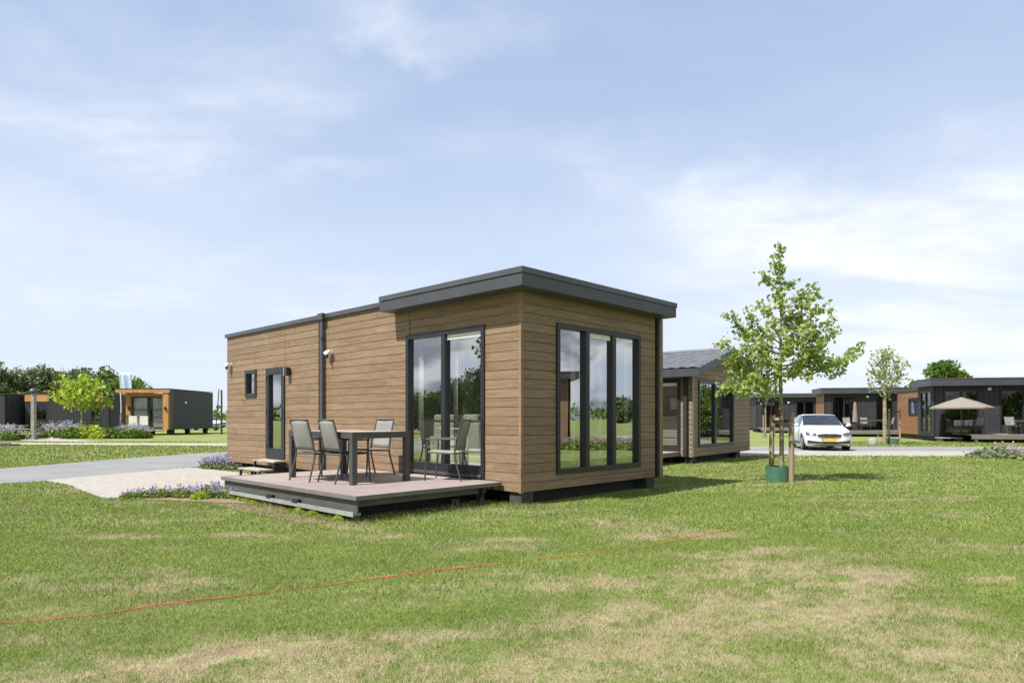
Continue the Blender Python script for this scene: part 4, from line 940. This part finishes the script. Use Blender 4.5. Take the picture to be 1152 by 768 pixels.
def far_table(o_, x, y, z, l):
    t = copy_tree(tb); t.location = rl(o_, x, y, z); t.rotation_euler = (0, 0, RZ + R(90)); tag(t, l, 'table'); return t
far_table(O3, 4.3, -.9, .44, 'dark table on the large charcoal terrace'); far_table(O2, 3.0, -.75, .42, 'dark table on the terrace behind the white car')
def cushion(loc, l, s=(.42, .1, .34)):
    b = MB(); b.box(-s[0] / 2, s[0] / 2, -s[1] / 2, s[1] / 2, 0, s[2]); o = b.build('cushion', 'white', None, bevel=.03); o.location = loc; o.rotation_euler = (R(8), 0, RZ); tag(o, l, 'cushion', 'pale cushions'); return o
lb = empty('lounge_bench', rl(O3, 1.35, -.45, .44), RZ, 'dark lounge bench against the wall behind the parasol', 'bench')
Box('seat', 'alu', lb, -.75, .75, -.35, .35, .25, .40); Box('backrest', 'alu', lb, -.75, .75, .28, .35, .401, .75)
[Box('leg', 'alu', lb, x, x + .05, y, y + .05, 0, .249) for x in (-.73, .68) for y in (-.33, .28)]
cushion(rl(O3, 1.12, -.3, .85), 'left white cushion on the dark lounge bench'); cushion(rl(O3, 1.60, -.3, .85), 'right white cushion on the dark lounge bench')
# left cabins
cA = empty('orange_fronted_cabin', (-29.6, 50, 0), 0, 'black cabin with orange wooden front and curtained glass doors', 'cabin')
wA, dA, hA, zA = 3.66, 7.2, 3.52, .42
wall(cA, (wA, 0), (0, 1), (1, 0), dA, zA, hA - .06, [], 'blackclad', .38, 'v', gap=.015, groove=.02, inner='black')
wall(cA, (0, .55), (1, 0), (0, -1), wA - .55, zA, hA - .35, [(.42, 2.95, .5, 2.95)], 'orange', .12, 'v', inner='inner')
b = MB(); b.box(wA - .55, wA - .001, .0, .55, zA, hA - .33); b.build('orange_pier', 'orange', cA)
b = MB(); b.box(0, .1, .65, dA, zA, hA - .3); b.box(.1, wA - .1, dA - .1, dA, zA, hA - .3); b.build('wall', 'blackclad', cA)
b = MB(); b.box(-.45, wA - .005, -.06, .6, hA - .30, hA - .03); b.build('fascia', 'orange', cA)
b = MB(); b.box(-.47, wA + .02, -.08, dA + .02, hA - .029, hA + .02); b.build('roof', 'anth', cA)
b = MB(); b.box(.1, wA - .1, .66, dA - .1, zA, zA + .06); b.box(.1, wA - .1, 2.6, 2.7, zA, 3.1); b.build('interior', 'inner', cA)
window(cA, (0, .55), (1, 0), (0, -1), .42, 2.95, .5, 2.95, .10, (1.75,), .20, .02, .08, name='glass_door', glass='glass_clear', hmulls=(1.35, 1.95))
for a in ((.5, 1.62), (2.0, 2.75)):
    m = MB(); nn = 40; vs = []
    for i in range(nn + 1):
        x = a[0] + (a[1] - a[0]) * i / nn
        for z in (.6, 2.85): vs.append((x, .72 + .03 * math.sin(i * 1.3), z))
    m.add(vs, [(2 * i, 2 * i + 2, 2 * i + 3, 2 * i + 1) for i in range(nn)]); m.build('curtain', 'white', cA, True)
[Box('support_block', 'black', cA, x, x + .3, y, y + .3, 0, zA - .002) for x in (.2, wA - .6) for y in (.7, 3.5, dA - .6)]
b = MB(); b.box(wA + .001, wA + .06, 2.2, 2.5, 2.45, 2.6); b.build('air_vent', 'metal', cA)
for x in (.22, 3.28): b = MB(); b.box(x, x + .12, .40 if x < 1 else -.1, .549 if x < 1 else -.001, 1.9, 2.15); b.build('wall_lamp', 'plastic', cA)
tA = empty('terrace', (-29.6, 50, 0), 0, 'pale terrace before the orange fronted cabin', 'terrace')
b = MB(); b.box(.2, 3.3, -2.2, -.1, .34, .40); b.build('deck_boards', 'deck', tA)
[Box('leg', 'concrete', tA, x, x + .1, -2.1, -2.0, 0, .339) for x in (.3, 1.7, 3.1)]
def lounge_chair(x, y, l):
    t = empty('lounge_chair', (x, y, .4), R(180), l, 'lounge chair', 'pale lounge chairs'); Box('seat', 'sling', t, -.3, .3, -.3, .35, .28, .38); Box('backrest', 'curtain', t, -.3, .3, -.38, -.301, .30, 1.05)
    [Box('leg', 'metal', t, a, a + .04, c, c + .04, 0, .279) for a in (-.3, .26) for c in (-.28, .3)]; return t
lounge_chair(-28.0, 48.4, 'left pale lounge chair before the orange fronted cabin'); lounge_chair(-27.2, 48.4, 'right pale lounge chair before the orange fronted cabin')
tb2 = flat_cabin('black_cabin', (-44.4, 60, 0), 0, 7.8, 6, 3.56, 'long black cabin with two orange panels behind the lime tree', front=[(.95, 2.1, .45, 2.75, (), (1.15, 2.0)), (6.1, 7.0, .45, 2.75)], over=(.0, .06), fh=.10, panels=((0.1, 2.3, 2.80, 3.44, 'orange'), (5.9, 7.2, 2.80, 3.44, 'orange')))
flat_cabin('black_cabin', (-53.0, 58.5, 0), 0, 8.1, 6, 3.45, 'charcoal cabin cut off by the left edge of the view', front=[], clad='charclad', over=(0, .04), fh=.08, zb=.75)
tL = empty('terrace', (-52, 58.5, 0), 0, 'raised pale terrace of the cabin at the left edge', 'terrace')
b = MB(); b.box(-1, 9.2, -1.8, -.05, .55, .70); b.build('deck_boards', 'deck', tL); b = MB(); b.box(-.8, 9.0, -1.6, -1.5, 0, .55); b.build('skirt', 'concrete', tL)
# cabin out of frame to the right, mirrored in the end window
tD = flat_cabin('brown_cabin', (19.3, 12.95, 0), R(-90), 6.4, 8, 3.3, 'brown cabin with dark roof mirrored in the end window', front=[(1.8, 3.4, .4, 2.5)], clad='wood', leftclad='redwood', over=(.3, .5), fh=.3, group=None)

# timber lamp post, flag, poles, picnic table, fence bits, far cars
lp = empty('lamp_post', (*P_(37.8, 39.3), 0), 0, 'thick grey timber post with dark round lamp head by the footpath', 'lamp post')
b = MB(); b.box(-.105, .105, -.105, .105, 0, 2.75); b.build('post', 'post', lp, bevel=.02)
b = MB(); b.lathe([(.10, 2.75), (.24, 2.86), (.22, 2.96), (.12, 3.06), (0, 3.08)], 16); b.build('lamp_head', 'anth', lp, True)
fl = empty('banner_flag', (*P_(138, 52), 0), 0, 'tall pale blue banner flag between lime tree and orange fronted cabin', 'flag')
b = MB(); b.tube([(-.25, 0, 0), (-.1, 0, 2.0), (-.22, 0, 4.9)], [.13, .05, .03], 10); b.build('pole', 'white', fl, True)
m = MB(); vs = []
for i in range(13):
    for j in range(9):
        x = -.25 + 1.0 * i / 12; z = 3.1 + 1.75 * j / 8; vs.append((x, .08 * math.sin(i * .8 + j * .3), z))
m.add(vs, [(i * 9 + j, (i + 1) * 9 + j, (i + 1) * 9 + j + 1, i * 9 + j + 1) for i in range(12) for j in range(8)]); o = m.build('flag_cloth', 'flag', fl, True); sd = o.modifiers.new('s', 'SOLIDIFY'); sd.thickness = .01
def post(px, Y, h, r, l, tilt=0, mat='pot'):
    b = MB(); b.tube([(0, 0, 0), (tilt, 0, h)], [r, r * .8], 8); o = b.build('timber_pole', mat, None, True); o.location = (*P_(px, Y), 0); tag(o, l, 'pole', 'poles beside the orange fronted cabin')
post(249.3, 52, 3.5, .085, 'dark upright pole between the black cabin and the brown cabin'); post(242.5, 66, 4.2, .06, 'thinner leaning pole just right of the black cabin side', .35); post(134.5, 47, 1.4, .04, 'short dark post left of the orange fronted cabin')
pt = empty('picnic_table', (*P_(26, 39.8), 0), R(10), 'grey wooden picnic table beside the timber lamp post', 'picnic table')
Box('table_top', 'post', pt, -.8, .8, -.35, .35, .60, .65); Box('bench', 'post', pt, -.8, .8, -.8, -.55, .32, .36); Box('bench', 'post', pt, -.8, .8, .55, .8, .32, .36)
b = MB(); [b.bar((x, s * .6, 0), (x, s * .15, .6), .06, .06) for x in (-.5, .5) for s in (-1, 1)]; [b.box(x - .03, x + .03, -.78, .78, .26, .318) for x in (-.56, .56)]; b.build('legs', 'post', pt)
ds = empty('drain_grate', (*P_(4, 30.5), 0), R(5), 'flat dark grate on the grass at the left edge', 'grate')
Box('slab', 'steeldark', ds, -.5, .5, -.35, .35, 0, .10, bevel=.01); Box('lid', 'black', ds, -.2, .25, -.2, .15, .101, .14)
fn = empty('post_and_rail_fence', (-38, 74, 0), 0, 'pale low fence beyond the black cabins', 'fence')
b = MB(); b.box(0, 30, 0, .06, 1.0, 1.1); b.box(0, 30, 0, .06, .5, .6); b.build('rails', 'post', fn)
b = MB(); [b.box(x * 2.0, x * 2.0 + .1, -.101, -.001, 0, 1.2) for x in range(15)]; b.build('posts', 'post', fn)

# orange cord in the grass
b = MB(); P0 = [(-3.9, 3.8), (-3.23, 4.17), (-2.69, 4.38), (-2.23, 4.65), (-1.55, 5.08), (-.98, 5.36), (0, 5.92), (1.34, 6.65), (2.63, 7.66)]
pts = []
for i in range(len(P0) - 1):
    for k in range(12):
        t = k / 12; x = P0[i][0] * (1 - t) + P0[i + 1][0] * t; y = P0[i][1] * (1 - t) + P0[i + 1][1] * t; q = i * 12 + k
        pts.append((x + .006 * math.sin(q * 1.3), y + .008 * math.sin(q * .7), max(.003, .007 + .012 * math.sin(q * .21 + 1.0) + .004 * math.sin(q * 1.1))))
b.tube(pts, .005, 6); tag(b.build('cord', 'cord', None, True), 'orange red cord stretched across the lawn', 'cord')

# ------------------------------------------------------------------ car
def car_mesh(root):
    # stations: y, half width at sill / waist / belt, z bottom, z sill, z waist, z belt, glass top half width, z edge, z top
    S_ = [(.00, .56, .60, .56, .26, .36, .50, .62, .40, .665, .68),
          (.05, .74, .77, .70, .21, .34, .52, .68, .50, .725, .74),
          (.18, .83, .855, .78, .19, .32, .56, .74, .58, .795, .815),
          (.45, .855, .885, .82, .18, .32, .60, .80, .64, .875, .895),
          (.80, .86, .89, .83, .18, .32, .62, .86, .68, .935, .955),
          (1.08, .86, .89, .835, .18, .32, .64, .90, .70, .965, .99),
          (1.16, .86, .89, .835, .18, .32, .64, .91, .74, .99, 1.01),
          (1.50, .86, .89, .835, .18, .32, .64, .92, .69, 1.225, 1.25),
          (1.86, .86, .89, .835, .18, .32, .64, .93, .64, 1.405, 1.435),
          (1.95, .86, .89, .835, .18, .32, .64, .93, .635, 1.42, 1.45),
          (2.48, .86, .89, .835, .18, .32, .64, .94, .625, 1.435, 1.465),
          (2.58, .86, .89, .835, .18, .32, .64, .94, .625, 1.435, 1.465),
          (3.20, .86, .89, .83, .18, .32, .64, .96, .57, 1.41, 1.44),
          (3.45, .86, .885, .82, .20, .33, .64, .97, .56, 1.37, 1.41),
          (3.85, .84, .87, .79, .24, .36, .66, .98, .58, 1.12, 1.16),
          (4.02, .80, .83, .74, .28, .40, .66, .93, .60, 1.00, 1.02),
          (4.10, .72, .74, .66, .34, .44, .62, .82, .50, .88, .90)]
    def ring(s):
        y, ws, ww, wb, zb, zs, zw, ze, wg, zg, zt = s
        return [(0, y, zb), (ws * .92, y, zb), (ws, y, zs), (ww, y, zw), (ww * .995, y, (zw + ze) / 2), (wb, y, ze), (wg, y, zg), (wg * .86, y, (zg + zt * 2) / 3), (0, y, zt)]
    rings = [ring(s) for s in S_]; body = MB(); glass = MB(); side = MB(); rear = MB()
    def yb(i): return .08 if 0 < i else 0
    def vert(i, j, s):
        x, y, z = rings[i][j]
        # bow the nose
        if i <= 3: y = y + (.16 * (x / .85) ** 2) * (1 - i / 4)
        if 5 <= i <= 8 and j >= 6: y = y + .10 * (x / .7) ** 2 * (1 if i < 8 else .6)
        return (s * x, y, z)
    for s in (-1, 1):
        for i in range(len(rings) - 1):
            for j in range(8):
                q = [vert(i, j, s), vert(i + 1, j, s), vert(i + 1, j + 1, s), vert(i, j + 1, s)]
                if s < 0: q = q[::-1]
                dst = body
                if j in (6, 7) and i in (6, 7): dst = glass
                if j in (6, 7) and i in (13,): dst = rear
                if j == 5 and i in (7, 8, 9, 11): dst = side
                dst.add(q, [(0, 1, 2, 3)])
        for i in (0, len(rings) - 1):
            q = [vert(i, j, s) for j in range(9)]; body.add(q, [tuple(range(9))])
    def weld(m, name, mat):
        o = m.build(name, mat, root); bm = bmesh.new(); bm.from_mesh(o.data); bmesh.ops.remove_doubles(bm, verts=bm.verts, dist=.0015)
        bmesh.ops.recalc_face_normals(bm, faces=bm.faces); bm.to_mesh(o.data); bm.free(); o.data.shade_smooth(); o.data.set_sharp_from_angle(angle=R(32)); return o
    bo = weld(body, 'body', 'carpaint'); weld(glass, 'windscreen', 'carglass'); weld(side, 'side_window', 'carglass'); weld(rear, 'rear_window', 'carglass')
    return bo
car = empty('parked_car', (12.48, 25.9, 0), R(0), 'white hatchback with yellow number plate parked on the paving', 'car')
body = car_mesh(car)
# wheel arches cut out
cut = []
for yy in (.80, 3.35):
    m = MB(); m.tube([(-1.2, yy, .32), (1.2, yy, .32)], .375, 32); o = m.build('cutter', 'plastic', car); cut.append(o)
    md = body.modifiers.new('arch', 'BOOLEAN'); md.object = o; md.operation = 'DIFFERENCE'; md.solver = 'FAST'
bpy.context.view_layer.update()
dg = bpy.context.evaluated_depsgraph_get(); nm = bpy.data.meshes.new_from_object(body.evaluated_get(dg)); body.modifiers.clear(); body.data = nm
for o in cut: bpy.data.objects.remove(o)
b = MB(); b.box(-.72, .72, .35, 3.9, .22, .60); b.box(-.68, .68, .3, 3.7, .20, .22); b.build('underbody', 'plastic', car)
b = MB(); b.box(-.62, .62, 1.3, 3.5, .6, .9); b.build('cabin_interior', 'plastic', car)
for yy in (.80, 3.35):
    for s in (-1, 1):
        w = empty('wheel', (s * .77, yy, .32)); w.parent = car
        m = MB(); m.tube([(-.105, 0, 0), (-.10, 0, 0), (.10, 0, 0), (.105, 0, 0)], [.29, .32, .32, .29], 32); m.build('tyre', 'rubber', w, True)
        m = MB(); m.tube([(s * .106, 0, 0), (s * .109, 0, 0)], .05, 16)
        for k in range(10): a = k * math.pi / 5; m.bar((s * .108, .04 * math.cos(a), .04 * math.sin(a)), (s * .108, .205 * math.cos(a), .205 * math.sin(a)), .035, .008, (1, 0, 0))
        n = 24; m.tube([(s * .107, .21 * math.cos(2 * math.pi * k / n), .21 * math.sin(2 * math.pi * k / n)) for k in range(n + 1)], .014, 5, False); m.build('rim', 'chrome', w, True)
def npatch(pts, name, mat, parent, th=.02):
    """thin solid from 2D outline (x,z) pressed on the curved nose"""
    m = MB(); n = len(pts)
    f = lambda x, z: .16 * (x / .85) ** 2 + (.0 if z > .3 else .0)
    def yy(x, z):
        base = 0 if z < .60 else (z - .60) * .9
        return base + .17 * (abs(x) / .85) ** 2.2 + (.12 if abs(x) > .6 else 0) * ((abs(x) - .6) / .25)
    m.add([(x, yy(x, z) - .022, z) for x, z in pts] + [(x, yy(x, z) + .09, z) for x, z in pts], [tuple(range(n)), tuple(range(2 * n - 1, n - 1, -1))] + [(i, (i + 1) % n, n + (i + 1) % n, n + i) for i in range(n)])
    return m.build(name, mat, parent)
def strip(x0, x1, zf0, zf1, name, mat, parent, n=10, push=.022):
    m = MB(); vs = []
    def yy(x, z): return float(np.interp(abs(x), [0, .3, .60, .77, .855, .885], [0, .02, .08, .148, .261, .49])) + float(np.interp(z, [.2, .26, .34, .62, .70, .76], [.05, .0, .0, .0, .03, .10]))
    for i in range(n + 1):
        t = i / n; x = x0 + (x1 - x0) * t
        for z, o_ in ((zf0(t), -push), (zf1(t), -push), (zf1(t), .08), (zf0(t), .08)): vs.append((x, yy(x, z) + o_, z))
    fs = [(i * 4 + k, (i + 1) * 4 + k, (i + 1) * 4 + (k + 1) % 4, i * 4 + (k + 1) % 4) for i in range(n) for k in range(4)] + [(0, 1, 2, 3), (4 * n, 4 * n + 3, 4 * n + 2, 4 * n + 1)]
    m.add(vs, fs); return m.build(name, mat, parent, True)
gr = strip(-.44, .44, lambda t: .535 + .055 * abs(2 * t - 1) ** 3, lambda t: .685 - .04 * abs(2 * t - 1) ** 3, 'grille', 'plastic', car, 14)
b = MB(); [b.box(x - .006, x + .006, -.028 + .16 * (abs(x) / .85) ** 2, .02, .55, .66) for x in np.linspace(-.38, .38, 16)]; b.build('grille_bars', 'anth', gr)
strip(-.78, .78, lambda t: .27 + .03 * abs(2 * t - 1), lambda t: .355 + .07 * abs(2 * t - 1) ** 2, 'bumper_intake', 'plastic', car, 16, .018)
strip(-.70, .70, lambda t: .205, lambda t: .235, 'bumper_lip', 'plastic', car, 12, .02)
for s in (-1, 1):
    strip(s * .49, s * .83, lambda t: .625 + .01 * t, lambda t: .70 + .055 * t, 'headlight', 'lampglass', car, 6, .03)
    hb = MB(); hb.tube([(s * .90, 1.30, .98), (s * .97, 1.27, .99)], .03, 8); mi = hb.build('mirror', 'carpaint', car, True)
    hb = MB(); hb.tube([(s * .93, 1.24, 1.01), (s * 1.0, 1.25, 1.01), (s * 1.07, 1.28, 1.0)], [.075, .08, .04], 12); hb.build('mirror_shell', 'carpaint', mi, True)
    for y in (1.45, 2.52, 3.3): pass
    hb = MB(); hb.box(s * .885 - .006, s * .885 + .012, 1.25, 3.0, .26, .33); hb.build('sill_trim', 'plastic', car)
    for y in (1.9, 2.85): hb = MB(); hb.box(s * .885 - .01, s * .885 + .02, y + .25, y + .42, .80, .83); hb.build('door_handle', 'carpaint', car)
    hb = MB(); [hb.box(s * .888 - .008, s * .888 + .004, y, y + .012, .34, .92) for y in (1.35, 2.50, 3.30)]; hb.build('door_seam', 'plastic', car)
b = MB(); b.box(-.26, .26, -.055, -.03, .375, .485); pl = b.build('number_plate', 'yellow', car)
b = MB(); b.box(-.285, -.262, -.055, -.031, .375, .485); b.build('plate_strip', 'blue', pl)
b = MB(); b.tube([(0, .075, .725), (0, .065, .728)], .035, 14); b.build('emblem', 'chrome', car, True)
b = MB(); b.bar((-.55, 1.10, 1.03), (.05, 1.14, 1.05), .02, .015); b.bar((.0, 1.10, 1.03), (.55, 1.16, 1.06), .02, .015); b.build('wiper', 'plastic', car)
car.rotation_euler = (0, 0, R(-13))
# two far parked cars between the cabins
for (px, Y, l) in ((244.5, 70, 'pale car far away between black cabin and brown cabin'), (252.5, 90, 'silver car glimpsed farther beyond the dark pole')):
    c = copy_tree(car); c.location = (*P_(px, Y), 0); c.rotation_euler = (0, 0, R(75)); tag(c, l, 'car')

# ------------------------------------------------------------------ camera, sun, sky
cam = bpy.data.cameras.new('camera'); co = bpy.data.objects.new('camera', cam); COL.objects.link(co); sc.camera = co
co.location = (0, 0, 1.3); co.rotation_euler = (R(90), 0, 0); cam.sensor_width = 36; cam.lens = 742 / 1152 * 36; cam.shift_y = 86 / 1152; cam.clip_end = 6000; cam.clip_start = .05
EL = R(57.2); hd = Vector((.798, .602, 0)).normalized()
d = Vector((hd.x * math.cos(EL), hd.y * math.cos(EL), -math.sin(EL)))
sl_ = bpy.data.lights.new('sun', 'SUN'); so = bpy.data.objects.new('sun', sl_); COL.objects.link(so)
sl_.energy = 4.4; sl_.angle = R(.55); sl_.color = (1, .955, .88); so.rotation_euler = d.to_track_quat('-Z', 'Y').to_euler(); so.location = (-10, -10, 20)
w = bpy.data.worlds.new('World'); sc.world = w; w.use_nodes = True; nt = w.node_tree; nt.nodes.clear(); b = NB(nt)
sky = b.node('ShaderNodeTexSky', sky_type='NISHITA'); sky.sun_disc = False; sky.sun_elevation = EL; sky.sun_rotation = math.atan2(-hd.x, -hd.y)
sky.air_density = 1.0; sky.dust_density = 1.2; sky.ozone_density = 1.3; sky.altitude = 0
D = b.node('ShaderNodeTexCoord').outputs['Generated']
sep = b.node('ShaderNodeSeparateXYZ'); nt.links.new(D, sep.inputs[0]); X_, Y_, Z_ = sep.outputs
zc = b.math('ADD', b.math('MAXIMUM', Z_, 0.0), .18)
cx_ = b.math('DIVIDE', X_, zc); cy_ = b.math('DIVIDE', Y_, zc)
cv = b.node('ShaderNodeCombineXYZ'); nt.links.new(cx_, cv.inputs[0]); nt.links.new(cy_, cv.inputs[1])
cvr = b.node('ShaderNodeMapping'); nt.links.new(cv.outputs[0], cvr.inputs[0]); cvr.inputs['Rotation'].default_value = (0, 0, R(18)); cvr.inputs['Scale'].default_value = (.55, 1.0, 1)
n1 = b.noise(cvr.outputs[0], .9, 6, .50, .5)
n2 = b.noise(cvr.outputs[0], 3.2, 6, .6, .3)
DW = b.vmath('ADD', D, b.scale(b.vmath('SUBTRACT', b.noise(b.scale(D, (2.2, 2.2, 3.5)), 1.0, 5, .6, 0, True), (.5, .5, .5)), (.55, .55, .38)))
def blob(px, py, sx, sy, amp):
    az = math.atan2(px - 576, 742); el = math.atan2(470 - py, math.hypot(742, px - 576))
    v = Vector((math.sin(az) * math.cos(el), math.cos(az) * math.cos(el), math.sin(el)))
    rt = Vector((math.cos(az), -math.sin(az), 0)); up = rt.cross(v)
    q1 = b.math('DIVIDE', b.vmath('DOT_PRODUCT', DW, tuple(rt)), sx); q2 = b.math('DIVIDE', b.vmath('DOT_PRODUCT', b.vmath('SUBTRACT', DW, tuple(v)), tuple(up)), sy)
    r = b.math('SQRT', b.math('ADD', b.math('MULTIPLY', q1, q1), b.math('MULTIPLY', q2, q2)))
    return b.math('MULTIPLY', b.ramp(r, 1.0, 0.0), amp)
acc = None
for B in [(50, 290, .55, .13, 1.25), (190, 190, .32, .16, .8), (260, 60, .30, .10, .5), (1060, 300, .50, .20, 1.15), (880, 250, .30, .11, .8), (430, 15, .26, .07, .8), (620, 210, .30, .10, .3), (1100, 410, .6, .12, 1.0), (350, 185, .28, .05, .6)]:
    k = blob(*B); acc = k if acc is None else b.math('MAXIMUM', acc, k)
wis = b.ramp(b.math('ADD', b.math('MULTIPLY', n1, .7), b.math('MULTIPLY', n2, .3)), .38, .70)
veil = b.ramp(Z_, .50, .0, True, .12, .50)
cl = b.math('ADD', b.math('MULTIPLY', acc, b.ramp(wis, .0, .75, True, .22, 1.2)), b.math('MULTIPLY', wis, .14), clamp=True)
cl = b.math('ADD', cl, b.math('MULTIPLY', veil, b.math('SUBTRACT', 1.0, cl)), clamp=True)
grad = b.mix(b.ramp(Z_, .0, .62), (3.7, 4.8, 6.5), (2.35, 3.35, 5.3))
base = b.mix(.72, b.scale(sky.outputs[0], (.72, .72, .76)), grad)
c1 = b.mix(cl, base, (5.9, 6.15, 6.6))
# cumulus banks at sides and behind, unseen upper cover added to cut fill light
nb = b.noise(b.scale(D, (5, 5, 11.0)), 1.0, 7, .58, .25); nb2 = b.noise(b.vmath('ADD', b.scale(D, (5, 5, 11.0)), (0, 0, .4)), 1.0, 5, .55, .25)
side = b.math('MULTIPLY', b.ramp(Y_, .58, .30), b.ramp(Z_, .98, .70))
cm_ = b.math('MULTIPLY', b.ramp(nb, .38, .50), side)
ccol = b.mix(b.ramp(b.math('SUBTRACT', nb, nb2), -.14, .05), (6.4, 6.5, 6.8), (2.5, 2.7, 3.2))
c2_ = b.mix(cm_, c1, ccol)
bg = b.node('ShaderNodeBackground'); nt.links.new(c2_, bg.inputs[0]); bg.inputs[1].default_value = .095
wo = b.node('ShaderNodeOutputWorld'); nt.links.new(bg.outputs[0], wo.inputs[0])
sc.view_settings.view_transform = 'Standard'; sc.view_settings.look = 'None'; sc.view_settings.gamma = 1; sc.view_settings.exposure = .82
sc.render.engine = 'CYCLES'; sc.cycles.transparent_max_bounces = 16; sc.cycles.max_bounces = 8
